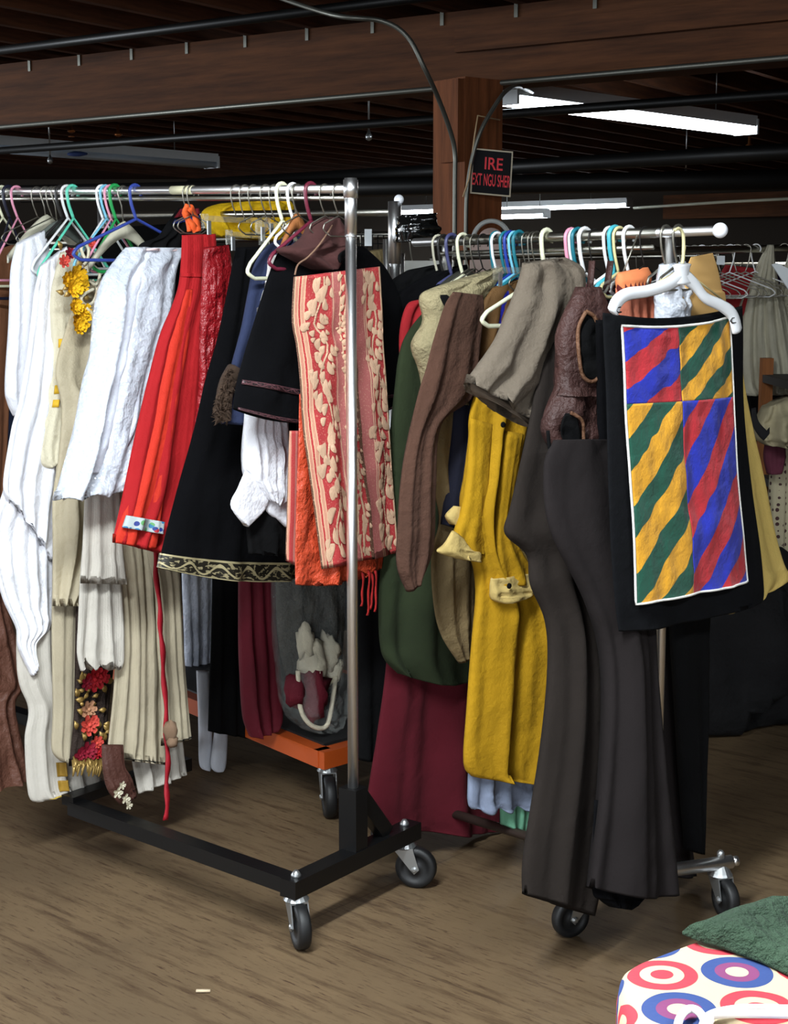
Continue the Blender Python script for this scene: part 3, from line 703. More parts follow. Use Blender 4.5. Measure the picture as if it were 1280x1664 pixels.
for v0, v1 in ((.655, .70), (.74, .785), (.80, .86)):
    on_part(cC, 'gold_ribbon', oC, K['gold'], patch=(.36, .48, v0, v1))
on_part(cC, 'gold_ribbon', oC, cloth('yellow_trim', (200, 170, 70), rough=.6), patch=(.16, .55, .915, .955))
c, o = G('white_robe', 'white robe with a long slanting sleeve hem, left of the cream coat', 'robe', LP(plA(128)), [(66, 432, 108, 400), (54, 480, 122, 470), (44, 570, 122, 570), (30, 650, 125, 650), (17, 700, 120, 720), (4, 786, 100, 825), (14, 812, 86, 915)], K['white_cotton'], seed=7, nf=4, fa=.012, fw=.012, th=.04)
c, o = G('cream_coat', 'cream coat with a gathered sleeve end between the white robe and the beige dress', 'coat', LP(plA(134)), [(98, 410, 128, 400), (82, 480, 130, 480), (82, 570, 122, 570), (72, 660, 112, 660), (61, 722, 104, 715), (64, 752, 96, 740), (78, 762, 90, 750)], K['cream_cotton'], seed=8, th=.045, nf=3)
mb = MB()
for i in range(5):
    v = .30 + i * .045; c.patch(.16, .34, v, v + .026, mb=mb, nu=6, nv=2)
mb.build('yellow_toggles', cloth('toggle_yellow', (214, 170, 40), rough=.7), o)
c, o = G('gauze_skirt', 'long beige crinkled gauze skirt panel directly above the gold striped gown hem', 'skirt', LP(plA(141)), [(96, 560, 180, 560), (90, 800, 150, 800), (84, 1000, 132, 1000), (86, 1150, 126, 1150), (84, 1215, 122, 1236), (98, 1236, 120, 1242)], K['beige_gauze'], seed=9, nf=3, fa=.007, th=.025)
# floral panel and what is sewn on it
cF, oF = G('floral_skirt_panel', 'dark skirt panel crusted with red flowers and gold leaves', 'skirt', LP(plA(150)), [(124, 900, 192, 900), (122, 1050, 188, 1050), (120, 1160, 176, 1160), (112, 1245, 170, 1240)], cloth('dark_floral_ground', (44, 32, 26), rough=.8, wr=.8, wrs=20), seed=10, th=.02)
fm = {'red': cloth('petal_red', (168, 24, 34), rough=.7), 'coral': cloth('petal_coral', (205, 74, 62), rough=.7), 'gold': plain('leaf_gold', (150, 122, 66), .4, .5), 'tan': cloth('petal_tan', (176, 128, 96), rough=.7), 'crimson': cloth('petal_crimson', (130, 18, 40), rough=.7)}
def flower(parent, name, ctr, n, w_, r, mat, k=7, seed=0, cup=.3):
    mb = MB(); g = random.Random(seed); w_ = V(w_); n = V(n)
    for ring, rr in ((0, r), (1, r * .6)):
        for i in range(k):
            a = 2 * PI * (i + .5 * ring) / k + g.uniform(-.15, .15); d = w_ * math.cos(a) + Z * math.sin(a); s_ = n.cross(d)
            c0 = ctr + n * (.002 + .005 * ring); P = [c0, c0 + d * rr * .45 + s_ * rr * .28 + n * rr * .12, c0 + d * rr * .9 + s_ * rr * .22 + n * rr * cup, c0 + d * rr + n * rr * cup * .8, c0 + d * rr * .9 - s_ * rr * .22 + n * rr * cup, c0 + d * rr * .45 - s_ * rr * .28 + n * rr * .12, c0 + d * rr * .55 + n * rr * .02]
            Q = [p - n * .0015 for p in P]
            mb.add(P + Q, [(0, 1, 6), (1, 2, 3, 6), (3, 4, 5, 6), (5, 0, 6), (13, 8, 7), (13, 10, 9, 8), (13, 12, 11, 10), (13, 7, 12)], 0)
    mb.blob(ctr + n * .007, r * .2, nz=.3, n=8, m=6)
    return mb.build(name, mat, parent)
def leaf(parent, ctr, n, dirv, L_, mat, name='leaf'):
    mb = MB(); d = V(dirv).normalized(); s_ = V(n).cross(d); P = []
    for i in range(7):
        t = i / 6; w = math.sin(PI * min(1, t * 1.05)) * L_ * .28 if i < 6 else 0
        c0 = ctr + d * (L_ * t) + n * (.006 * math.sin(PI * t)); P += [c0 + s_ * w - n * .001, c0 + n * .003, c0 - s_ * w - n * .001]
    m_ = len(P); Q = [p - n * .0015 for p in P]
    fs = []
    for i in range(6):
        a = i * 3; fs += [(a, a + 1, a + 4, a + 3), (a + 1, a + 2, a + 5, a + 4), (m_ + a, m_ + a + 3, m_ + a + 4, m_ + a + 1), (m_ + a + 1, m_ + a + 4, m_ + a + 5, m_ + a + 2)]
    mb.add(P + Q, fs); return mb.build(name, mat, parent)
g = random.Random(4)
for (x, y, r, m) in ((152, 1104, .034, 'red'), (140, 1110, .02, 'crimson'), (163, 1100, .026, 'red'), (142, 1153, .026, 'tan'), (143, 1178, .03, 'coral'), (150, 1172, .018, 'coral'), (140, 1222, .03, 'crimson'), (155, 1208, .022, 'coral'), (158, 1222, .018, 'red'), (128, 1228, .02, 'crimson')):
    p = hit(cF.p0 + cF.n * .022, cF.n, x, y); flower(oF, 'flower', p, cF.n, w1, r, fm[m], seed=int(x * y))
for i in range(46):
    x = g.uniform(122, 172); y = g.uniform(1095, 1240); a = g.uniform(0, 6.28)
    leaf(oF, hit(cF.p0 + cF.n * .016, cF.n, x, y), n1, w1 * math.cos(a) + Z * math.sin(a), g.uniform(.018, .032), fm['gold'])
mb = MB()
for i in range(26):
    x = 118 + i * 1.9; p = hit(cF.p0 + cF.n * .02, cF.n, x, 1232 + g.uniform(-4, 4)); q = hit(cF.p0 + cF.n * .035, cF.n, x + g.uniform(-4, 4), 1256 + g.uniform(-10, 8)); mb.tube([p, p.lerp(q, .5) + n1 * .006, q], [.003, .005, .002], 6)
mb.build('gold_fringe', fm['gold'], oF)
c, o = G('beige_dress', 'beige satin dress behind the yellow flower garland, left of the plastic-bagged clothes', 'dress', LP(plA(152)), [(130, 470, 215, 430), (108, 530, 215, 530), (90, 600, 215, 600), (100, 660, 215, 660), (96, 740, 215, 740), (86, 810, 220, 830), (86, 900, 205, 900), (86, 985, 140, 985)], K['beige_satin'], seed=11, nf=4, fa=.014, fw=.01, th=.04)
c, o = G('gauze_skirt', 'wide beige crinkled gauze skirt, dark hem thread, right of the floral panel', 'skirt', LP(plA(184)), [(150, 700, 240, 700), (175, 880, 258, 880), (186, 1000, 264, 1000), (186, 1092, 266, 1092), (178, 1180, 268, 1180), (172, 1232, 268, 1243)], K['beige_gauze'], seed=12, nf=5, fa=.014, th=.03)
on_part(c, 'hem_thread', o, K['black_cloth'], patch=(.02, .98, .978, .984), nu=60, nv=1)
c, o = G('gauze_skirt', 'pale gauze skirt farthest right of the beige skirts, beside the red ribbon', 'skirt', LP(plA(205)), [(225, 850, 290, 880), (250, 950, 294, 950), (256, 1050, 298, 1050), (262, 1140, 304, 1130), (262, 1212, 311, 1200)], K['beige_gauze'], seed=13, nf=3, fa=.012, th=.025)
on_part(c, 'hem_thread', o, K['black_cloth'], patch=(.02, .98, .978, .985), nu=40, nv=1)
c, o = G('white_petticoat', 'white petticoat hem showing below the beige gauze skirts', 'petticoat', LP(plA(168)), [(205, 1000, 285, 1000), (205, 1150, 292, 1150), (212, 1230, 297, 1220), (224, 1290, 302, 1258)], K['white_gauze'], seed=14, nf=4, fa=.012)
c, o = G('crinkled_blouse', 'sheer cream blouse with a wavy hem hanging above the floral panel', 'blouse', LP(plA(194)), [(140, 820, 195, 820), (130, 930, 198, 930), (126, 1010, 202, 1010), (124, 1060, 202, 1066), (130, 1086, 198, 1084)], K['white_gauze'], seed=15, nf=3.5, fa=.010, th=.02, hem=.008)
c, o = G('gauze_blouse', 'short white gauze top just beneath the plastic-bagged clothes', 'top', LP(plA(206)), [(140, 760, 195, 760), (136, 830, 196, 830), (133, 900, 200, 900), (130, 948, 206, 950)], K['white_gauze'], seed=16, nf=3, fa=.010, th=.02)
# yellow flower garland with cream ribbon loops
gp = LP(plA(168))
p0 = hit(gp[0], gp[1], 122, 480); GT = thing('flower_garland', 'garland of yellow cloth flowers and cream ribbon loops on the beige dress', 'garland', p0)
gy = cloth('garland_yellow', (238, 184, 24), rough=.8, wr=.8, wrs=30)
for i, (x, y, r) in enumerate(((121, 452, .032), (113, 470, .026), (127, 465, .026), (116, 500, .022), (128, 520, .03), (122, 532, .022), (108, 455, .022), (132, 505, .018))):
    p = hit(gp[0], gp[1], x, y); flower(GT, 'yellow_flower', p + gp[1] * .012 * (i % 2), gp[1], gp[2], r, gy, k=9, seed=i + 50, cup=.55)
for x, y, r, m in ((103, 425, .018, 'coral'), (148, 396, .016, 'coral'), (112, 412, .016, 'crimson')):
    flower(GT, 'pink_flower', hit(gp[0], gp[1], x, y), gp[1], gp[2], r, fm[m], seed=x)
for i, L_ in enumerate((((138, 420), (132, 405), (137, 396), (144, 406), (141, 424), (136, 430)), ((138, 436), (152, 432), (162, 446), (156, 462), (146, 456)), ((150, 455), (158, 470), (152, 490), (140, 496), (132, 486), (140, 476), (152, 470)), ((140, 500), (150, 510), (156, 525), (150, 540)))):
    mb = MB(); mb.tube(smooth_path([hit(gp[0] + gp[1] * .01 * (i % 2 + 1), gp[1], *q) for q in L_]), .0042, 8); mb.build('ribbon_loop', K['cream_cotton'], GT)
for i in range(14):
    a = g.uniform(0, 6.28); leaf(GT, hit(gp[0], gp[1], g.uniform(98, 140), g.uniform(405, 500)), gp[1], gp[2] * math.cos(a) + Z * math.sin(a), .026, fm['gold'])
# scarf bundle, red cord, white scrap
sp_ = LP(plA(200))
c, o = G('flowered_scarf', 'brown scarf end with cream flowers dangling over the black base bar', 'scarf', sp_, [(165, 1210, 200, 1210), (168, 1250, 202, 1245), (176, 1285, 212, 1262), (196, 1308, 220, 1292)], cloth('scarf_brown', (74, 44, 36), rough=.6, wr=.7), seed=17, th=.03, fw=.01)
for x, y, r in ((190, 1288, .012), (203, 1298, .011), (197, 1276, .009), (208, 1308, .009)): flower(o, 'cream_flower', hit(sp_[0] + sp_[1] * .03, sp_[1], x, y), n1, w1, r * 1.3, K['cream_cotton'], k=5, seed=x)
cR = LP(plA(222))
def ribbon(name, label, pl, pts, wd, mat, cat='ribbon', t=.0015):
    o_, n_, w_ = pl; P = smooth_path([hit(o_, n_, x, y) for x, y in pts], 5); mb = MB(); vs = []
    for i, p in enumerate(P):
        d = (P[min(i + 1, len(P) - 1)] - P[max(i - 1, 0)]).normalized(); s_ = d.cross(n_).normalized(); k_ = wd * (1 + .25 * math.sin(i * 1.3)); q = n_ * (.003 * math.sin(i * .9))
        vs += [p + s_ * k_ / 2 + q + n_ * t, p - s_ * k_ / 2 + q + n_ * t, p - s_ * k_ / 2 + q - n_ * t, p + s_ * k_ / 2 + q - n_ * t]
    fs = [(i * 4 + a, i * 4 + (a + 1) % 4, i * 4 + 4 + (a + 1) % 4, i * 4 + 4 + a) for i in range(len(P) - 1) for a in range(4)] + [(0, 1, 2, 3), tuple(len(vs) - 4 + i for i in range(4))]
    mb.add(vs, fs); ob = mb.build(name, mat)
    if label: tag(ob, label, cat)
    return ob
rr_ = ribbon('red_ribbon', 'long narrow dark red ribbon hanging down past the base bar', cR, [(252, 880), (254, 930), (260, 1000), (263, 1050), (267, 1110), (270, 1180), (272, 1240), (271, 1290), (270, 1333)], .014, cloth('ribbon_red', (150, 20, 34), rough=.6))
mb = MB(); q = hit(cR[0] + cR[1] * .02, cR[1], 277, 1188); mb.blob(q, .02, (1, .8, 1.4), seed=3); q = hit(cR[0] + cR[1] * .02, cR[1], 280, 1205); mb.blob(q, .016, seed=5)
T_ = mb.build('dried_blossom', cloth('blossom_brown', (120, 96, 76))); tag(T_, 'small dried brown blossom tied beside the red ribbon', 'flower')
ribbon('white_scrap', 'torn white cloth strip dangling below the black base bar', plA(120), [(168, 1316), (172, 1338), (178, 1352), (188, 1340), (186, 1360), (178, 1382)], .02, K['white_gauze'], 'cloth strip')
# bagged skirt
bagrows = [(204, 402, 298, 404), (190, 420, 294, 416), (169, 450, 285, 442), (157, 485, 279, 490), (149, 572, 262, 560), (137, 618, 250, 606), (124, 690, 232, 684), (112, 735, 216, 738), (98, 786, 206, 780), (88, 815, 198, 800)]
ci, oi = G('bagged_skirt', 'white satin skirt in a milky plastic bag with a pink waistband', 'skirt', LP(plA(252), 4), [(206, 404, 296, 406), (194, 420, 290, 420), (176, 452, 280, 450), (164, 490, 272, 495), (155, 575, 256, 565), (144, 622, 244, 612), (132, 690, 226, 690), (122, 735, 208, 738), (118, 770, 200, 768)], cloth('white_satin', (206, 210, 222), rough=.5, var=.04, wr=.6), seed=18, nf=3, fa=.010, fw=.012, th=.05)
cb = Cloth(LP(plA(252), 4), bagrows, seed=19, nf=2.5, fa=.016, fw=.012, th=.075, hem=.006); cb.mesh().build('plastic_bag', K['bag'], oi)
pk = cloth('pink_elastic', (232, 160, 165), rough=.8)
on_part(ci, 'waistband', oi, pk, patch=(.0, .22, .0, .05)); on_part(ci, 'waistband', oi, cloth('pale_waistband', (226, 205, 205)), patch=(.22, 1., .0, .045), off=.004)
# dark things between the bag and the red skirt
c, o = G('black_bodice', 'black bodice with blue and red collar behind the bagged skirt, left of the orange straps', 'bodice', plA(236), [(290, 338, 322, 338), (272, 362, 325, 352), (256, 385, 330, 370), (225, 400, 335, 400), (230, 440, 335, 440), (232, 560, 330, 560)], K['black_cloth'], seed=20, th=.03)
on_part(c, 'collar_stripe', o, cloth('collar_blue', (30, 45, 110)), patch=(.1, .95, .17, .23)); on_part(c, 'collar_stripe', o, cloth('collar_red', (110, 18, 30)), label='dark red collar', patch=(.05, .95, .02, .14))
# red skirt
cS, oS = G('red_skirt', 'bright red pinafore skirt with a flowered ribbon band near its hem', 'skirt', plA(318), [(296, 382, 350, 380), (294, 430, 352, 430), (290, 466, 350, 468), (279, 500, 346, 500), (260, 545, 345, 545), (240, 620, 342, 630), (221, 700, 340, 720), (200, 800, 330, 820), (183, 880, 285, 905)], K['red_cotton'], seed=21, nf=3.5, fa=.012, th=.04, a0=.12)
on_part(cS, 'waistband', oS, K['red_cotton'], patch=(.0, 1., .17, .19), off=.002, nu=40)
cS2, oS2 = G('skirt_fold', None, None, plA(322), [(300, 470, 312, 470), (276, 540, 306, 550), (254, 640, 290, 640), (232, 740, 276, 740), (205, 820, 262, 830), (184, 882, 252, 892)], K['vermilion'], parent=oS, seed=22, nf=2, fa=.012, th=.03)
rb_m = NT('flowered_ribbon'); uvn = rb_m.n('ShaderNodeTexCoord').outputs['UV']
vo = rb_m.n('ShaderNodeTexVoronoi'); vo.inputs['Scale'].default_value = 1.0; rb_m.l(rb_m.mapping(uvn, (9, 2.2, 1)), vo.inputs['Vector'])
cc_ = rb_m.ramp(vo.outputs['Color'], [(0, lin((40, 110, 150))), (.35, lin((26, 46, 120))), (.55, lin((160, 24, 40))), (.8, lin((90, 150, 90)))], True)
cc_ = rb_m.mix(rb_m.ramp(vo.outputs['Distance'], [(.42, (0, 0, 0, 1)), (.46, (1, 1, 1, 1))]), cc_, lin((165, 174, 174))); rb_m.surf(rb_m.pr(cc_, .7).outputs[0])
on_part(cS2, 'flowered_ribbon', oS2, rb_m.m, patch=(.0, .98, .845, .90), off=.014)
for pts in (((318, 376), (303, 350), (303, 335), (308, 376)), ((306, 336), (318, 352), (322, 376))):
    o = ribbon('strap', None, plA(312), pts, .017, cloth('strap_orange', (226, 92, 40), rough=.7)); 
    base = org(o); o.parent = oS; o.location = base - org(oS)
c, o = G('dark_red_gown', 'shiny dark red gown squeezed between the red skirt and the black skirt', 'gown', plA(348), [(331, 402, 372, 398), (328, 450, 378, 450), (324, 550, 374, 560), (322, 640, 360, 650), (312, 720, 345, 720), (300, 820, 340, 820)], K['dark_red_satin'], seed=23, nf=4, fa=.014, fw=.014, th=.03)
# yellow cloth thrown behind the rail
c, o = G('yellow_cloth', 'bright yellow cloth bundled behind the clear hangers on the rail', 'cloth', plC(352), [(360, 330, 468, 322), (335, 338, 476, 336), (326, 352, 474, 352), (332, 368, 468, 372), (350, 384, 450, 392)], K['yellow_cotton'], seed=24, nf=5, fa=.018, fw=.02, th=.09)
# black velvet skirt
vrows = [(384, 402, 440, 400), (371, 470, 452, 470), (355, 547, 462, 550), (334, 620, 472, 620), (316, 697, 480, 700), (287, 800, 484, 800), (264, 890, 487, 900), (257, 922, 488, 938)]
cV, oV = G('black_velvet_skirt', 'flared black velvet skirt with a patterned gold braid hem', 'skirt', plA(392), vrows, K['black_velvet'], seed=25, nf=3, fa=.012, th=.06, bow=13)
def braid_mat(name, dark, gold, nx=11):
    t = NT(name); uv = t.n('ShaderNodeTexCoord').outputs['UV']; sx = t.n('ShaderNodeSeparateXYZ'); t.l(uv, sx.inputs[0]); x, y = sx.outputs[0], sx.outputs[1]
    z = t.math('MULTIPLY', t.math('SINE', t.math('MULTIPLY', x, nx * 2 * PI)), .28)
    d = t.math('ABSOLUTE', t.math('SUBTRACT', t.math('SUBTRACT', y, .5), z))
    l1 = t.math('LESS_THAN', d, .07); e = t.math('GREATER_THAN', t.math('ABSOLUTE', t.math('SUBTRACT', y, .5)), .42)
    nz = t.math('GREATER_THAN', t.noise(t.mapping(uv, (nx * 5, 5, 1)), 1.2, 2), .56)
    f = t.math('MAXIMUM', t.math('MAXIMUM', l1, e), t.math('MULTIPLY', nz, .8))
    c = t.mix(f, lin(dark), lin(gold)); p = t.pr(c, .45); p.inputs['Metallic'].default_value = .25; t.l(t.bump(f, .6, .002), p.inputs['Normal']); t.surf(p.outputs[0]); return t.m
M_goldbraid = braid_mat('gold_braid', (36, 33, 26), (172, 160, 122), 5)
M_redbraid = braid_mat('red_braid', (30, 20, 22), (120, 76, 82), 16)
on_part(cV, 'gold_braid', oV, M_goldbraid, band=(.88, .998))
# robe with fur cuff
cB, oB = G('blue_robe', 'navy blue robe with a brown fur cuff, left of the black braided jacket', 'robe', plA(442), [(474, 384, 500, 374), (436, 398, 500, 396), (413, 430, 485, 432), (403, 477, 475, 477), (392, 533, 470, 533), (375, 596, 460, 596), (362, 640, 455, 640), (353, 688, 440, 694)], K['navy_wool'], seed=26, nf=3, fa=.010, th=.04)
c2 = Cloth(plA(448), [(438, 414, 452, 414), (425, 470, 446, 470), (417, 515, 424, 508)], th=.02, seed=27, nf=1, fa=.002); o2_ = c2.mesh().build('lining', K['grey_lining'], oB)
mb = MB(); fr = [(378, 600, 20), (368, 615, 20), (360, 640, 18), (356, 660, 16), (364, 675, 16), (362, 625, 14), (376, 630, 16)]
pf = plA(446)
mb.tube(smooth_path([hit(pf[0], n1, x, y) for x, y in ((382, 600), (370, 622), (364, 650), (362, 684))], 4), [.02] * 12 + [.018], 10)
for i in range(420):
    t = g.random(); x = 382 - 22 * min(1, t * 1.6) + g.uniform(-16, 14); y = 598 + 88 * t; p = hit(pf[0] + n1 * g.uniform(-.01, .03), n1, x * .75 + (374 - 14 * t) * .25, y)
    d = V((g.uniform(-1, 1), g.uniform(-1, 1), g.uniform(-1.4, .4))).normalized() * g.uniform(.008, .018); s_ = d.cross(V((.3, 1, .2))).normalized() * .0025
    mb.add([p - s_, p + s_, p + d], [(0, 1, 2)])
mb.build('fur_cuff', M_fur, oB)
# puffed white sleeves
cW, oW = G('poet_shirt', 'white poet shirt with puffed sleeves emerging below the black jacket', 'shirt', plA(462), [(398, 650, 466, 660), (397, 700, 468, 712), (396, 735, 469, 745), (397, 766, 468, 785), (408, 786, 462, 812), (428, 812, 446, 824)], K['white_cotton'], seed=28, nf=5, fa=.010, fw=.008, th=.06)
Cloth(plA(468), [(399, 762, 440, 802), (386, 792, 436, 816), (374, 822, 428, 832), (397, 853, 402, 856)], th=.016, nf=1, fa=.003, seed=29).mesh().build('cuff', K['white_cotton'], oW)
Cloth(plA(464), [(428, 800, 466, 770), (432, 830, 467, 800), (452, 846, 467, 830), (465, 857, 469, 855)], th=.02, nf=2, fa=.004, seed=30).mesh().build('cuff', K['white_cotton'], oW)
# black jacket with braid
jr = [(456, 402, 590, 400), (441, 437, 628, 438), (424, 491, 655, 500), (407, 547, 664, 560), (387, 617, 668, 628), (380, 664, 655, 650, 34)]
cJ, oJ = G('black_jacket', 'black wool jacket edged with red braid behind the brocade panel', 'jacket', plA(500), jr, K['black_velvet'], seed=31, nf=2, fa=.006, fw=.006, th=.06)
on_part(cJ, 'braid', oJ, M_redbraid, patch=(0.01, .99, lambda a: .80 + .05 * min(1, a * 2.2), lambda a: .822 + .05 * min(1, a * 2.2)), nu=90, nv=3)
on_part(cJ, 'braid', oJ, M_redbraid, patch=(0.01, .99, .975, .998), nu=90, nv=3)
c, o = G('black_shirt_tail', 'black shirt tail showing left of the fringed brocade, below the white cuffs', 'shirt', plA(455), [(405, 780, 486, 760), (400, 860, 486, 850), (402, 900, 484, 905)], K['black_cloth'], seed=34, nf=2)
# brown hood
hp = plA(520)
cH, oH = G('hood', 'maroon brown felt hood with a drawstring, perched on top of the black jacket', 'hood', hp, [(530, 352, 548, 356), (503, 366, 560, 374), (494, 384, 566, 392), (478, 398, 566, 406), (452, 406, 556, 420), (494, 430, 545, 432), (516, 440, 536, 438)], K['maroon_felt'], seed=32, nf=2, fa=.008, fw=.012, th=.07)
on_part(cH, 'opening', oH, K['black_cloth'], label='black slit painted as the shade in the hood opening', patch=(lambda v: .78 - .12 * v, lambda v: .90 - .06 * v, .18, .78))  # black patch on closed felt, painting the shade inside the slit
mb = MB(); mb.tube(smooth_path([hit(hp[0] + n1 * .045, n1, x, y) for x, y in ((540, 366), (520, 396), (500, 418), (484, 430), (479, 447))]), .0022, 6); mb.build('drawstring', cloth('cord_tan', (120, 92, 74)), oH)
# ------------------------------------------------------------------ brocade panel
brows = [(477, 450, 618, 433), (474, 520, 622, 505), (481, 562, 624, 562), (487, 617, 629, 620), (492, 696, 634, 696), (501, 764, 638, 760), (511, 835, 643, 830), (522, 925, 648, 898)]
t = NT('rose_brocade'); uv = t.n('ShaderNodeTexCoord').outputs['UV']; sx = t.n('ShaderNodeSeparateXYZ'); t.l(uv, sx.inputs[0]); x = sx.outputs[0]
cream = lin((216, 182, 148)); rose = lin((176, 52, 54)); mauve = lin((172, 96, 92)); brn = lin((96, 62, 46))
wob = t.math('MULTIPLY', t.math('SUBTRACT', t.noise(t.mapping(uv, (3, 30, 1)), 1, 3), .5), .012)
base = t.ramp(t.math('ADD', x, wob), [(0, brn), (.012, cream), (.022, lin((194, 130, 108))), (.05, cream), (.058, rose), (.075, cream), (.085, lin((198, 140, 116))), (.11, cream), (.12, rose), (.40, mauve), (.415, cream), (.425, mauve), (.50, cream), (.508, rose), (.60, brn), (.64, mauve), (.76, cream), (.768, mauve), (.785, cream), (.793, rose), (.97, cream)], True)  # mid brown band is painted shade by the post; edge brown is cloth
sp2 = t.math('GREATER_THAN', t.noise(t.mapping(uv, (60, 160, 1)), 1, 2), .62)
base = t.mix(t.math('MULTIPLY', sp2, .35), base, cream)
p = t.pr(base, .75); t.l(t.bump(t.noise(uv, 160, 3), .5, .002), p.inputs['Normal']); t.surf(p.outputs[0]); M_broc = t.m
M_brl = cloth('brocade_leaf', (198, 162, 134), rough=.7, var=.16, bs=500, bump=.6)
cBr = Cloth(plA(548), brows, th=.010, nf=2, fa=.007, fw=.006, seed=40, a0=.5, topth=1)
mb = cBr.mesh()
def leafpoly(u, v, a, L_, Wd, n=8):
    A = .16; B = .5  # metres per unit: keep motif proportions
    P = []
    for i in range(n * 2):
        q = 2 * PI * i / (n * 2); lx = L_ * (.5 + .5 * math.cos(q)); ly = Wd * math.sin(q) * abs(math.sin(q)) ** .35 * (1 + .25 * math.cos(q)) + Wd * .55 * math.sin(PI * lx / L_)
        P.append((u + (lx * math.cos(a) - ly * math.sin(a)) / .30, v + (lx * math.sin(a) + ly * math.cos(a)) / .70))
    return P
def vine(um, v0, v1, amp, step, seed, sc=1.):
    r_ = random.Random(seed); k = int((v1 - v0) / step)
    for i in range(k + 1):
        v = v0 + i * step; th0 = i * .95 + seed; u = um + amp * math.sin(th0); u2 = um + amp * math.sin(th0 + .95)
        P = [(u + (u2 - u) * f / 4 - .010, v + step * f / 4) for f in range(5)]; Q = [(a + .02, b) for a, b in P][::-1]
        for q in range(4): cBr.decal([P[q], P[q + 1], Q[3 - q], Q[4 - q]], .0030, mb, 1)
        for sd, L_, W_, du in ((1 if i % 2 else -1, .050, .0135, .050), (-1 if i % 2 else 1, .034, .011, .040), (1 if i % 2 else -1, .026, .009, .105)):
            a = PI / 2 - sd * r_.uniform(.2, .8) * (-1 if r_.random() < .3 else 1)
            x0 = u + sd * du * sc
            if abs(x0 - um) < .145: lp = leafpoly(x0, v + r_.uniform(-.012, .004), a, L_ * sc, W_ * sc); lp = [(min(.978, max(.02, q[0])), q[1]) for q in lp]; cBr.decal(lp, .0040 + .0008 * r_.random(), mb, 1)
vine(.26, .015, .96, .055, .038, 1, .84); vine(.875, .015, .96, .03, .040, 4, .8); vine(.55, .02, .95, .012, .030, 6, .45)
oBr = mb.build('brocade_panel', [M_broc, M_brl]); tag(oBr, 'rose and cream leaf brocade panel hanging behind the chrome post', 'costume panel')
Cloth(plA(540), [(486, 640, 626, 640), (484, 720, 630, 720), (480, 830, 630, 830), (479, 910, 624, 905), (479, 950, 622, 924, 12)], th=.012, nf=2.5, fa=.007, fw=.008, seed=41, topth=1).mesh().build('lining', K['orange_satin'], oBr)
Cloth(plA(530), [(470, 700, 492, 700), (468, 760, 490, 760), (466, 850, 488, 850), (464, 910, 486, 922)], th=.012, nf=1, fa=.006, seed=42).mesh().build('side_strip', M_broc, oBr)
for pts in (((588, 930), (590, 960), (586, 985)), ((598, 926), (600, 960), (596, 1000)), ((608, 925), (612, 955), (608, 994)), ((603, 930), (606, 965), (600, 990))):
    o = ribbon('tie', None, plA(545), pts, .006, cloth('tie_red', (176, 40, 38))); b_ = org(o); o.parent = oBr; o.location = b_ - org(oBr)

# ------------------------------------------------------------------ hangers showing on rack A
HA = [(3, P_cream, .004, 'cream plastic hanger at the left edge of the near rail', (-60, 450)), (14, P_navy, .0045, 'dark navy plastic hanger beside the pink one at left', (-20, 470)),
      (27, P_pink, .0036, 'pink plastic hanger near the left end of the rail', (-15, 440)), (100, P_dark, .0042, 'dark hanger left of the mint hanger', (72, 384)),
      (109, P_white, .004, 'white plastic hanger against the mint one', (52, 430)), (118, P_mint, .0044, 'mint green plastic hanger over the white blouses', (62, 440)),
      (166, P_white, .0036, 'white plastic hanger left of the green one', (128, 420)), (172, P_lblue, .0036, 'light blue plastic hanger left of the green one', (120, 425)),
      (179, P_pink, .0034, 'pink plastic hanger touching the green one', (140, 425)), (187, P_green, .0046, 'green plastic hanger in the middle of the white clothes', (150, 425)),
      (220, P_blue, .0044, 'royal blue plastic hanger looping over the flower garland', (119, 405)), (458, P_cream, .0046, 'cream plastic hanger with a thick hook right of the yellow cloth', (402, 434)),
      (476, P_white, .0036, 'white plastic hanger between the cream and maroon hangers', None), (505, P_maroon, .0046, 'maroon plastic hanger by the hood', (437, 418))]
for px, m, r, lb, tip in HA: hanger(lb, plA(px), m, r, .072, tip, w=.06, sl=.04)
for px, lb, tip, m in ((60, 'bone', None, 0), (84, 'tall', None, 0)): hanger('steel wire hanger over the white blouse, %s one' % ('left' if px == 60 else 'right'), plA(px), M_wire, .0018, .07, w=.12, sl=.05)
for px, lb in ((306, 'steel wire hook above the orange straps, left one'), (313, 'steel wire hook above the orange straps, right one'), (412, 'steel wire hanger before the yellow cloth, second from left'), (432, 'steel wire hanger before the yellow cloth, bent neck'), (484, 'thin wire hanger just left of the maroon one'), (528, 'thin wire hanger above the hood'), (550, 'thin wire hanger nearest the chrome post')):
    hanger(lb, plA(px), M_wire, .0017, .06, w=.05, sl=.02, group=None)
hanger('clear plastic clip hanger holding the red skirt', plA(384), K['tinted'], .0017, .066, (333, 362), clip=1)
hanger('clear plastic clip hanger in front of the dark red gown', plA(398), K['tinted'], .0017, .075, (372, 388), clip=1)
hanger('clear plastic clip hanger below the cream hook', plA(446), K['tinted'], .0017, .074, (420, 372), clip=1)
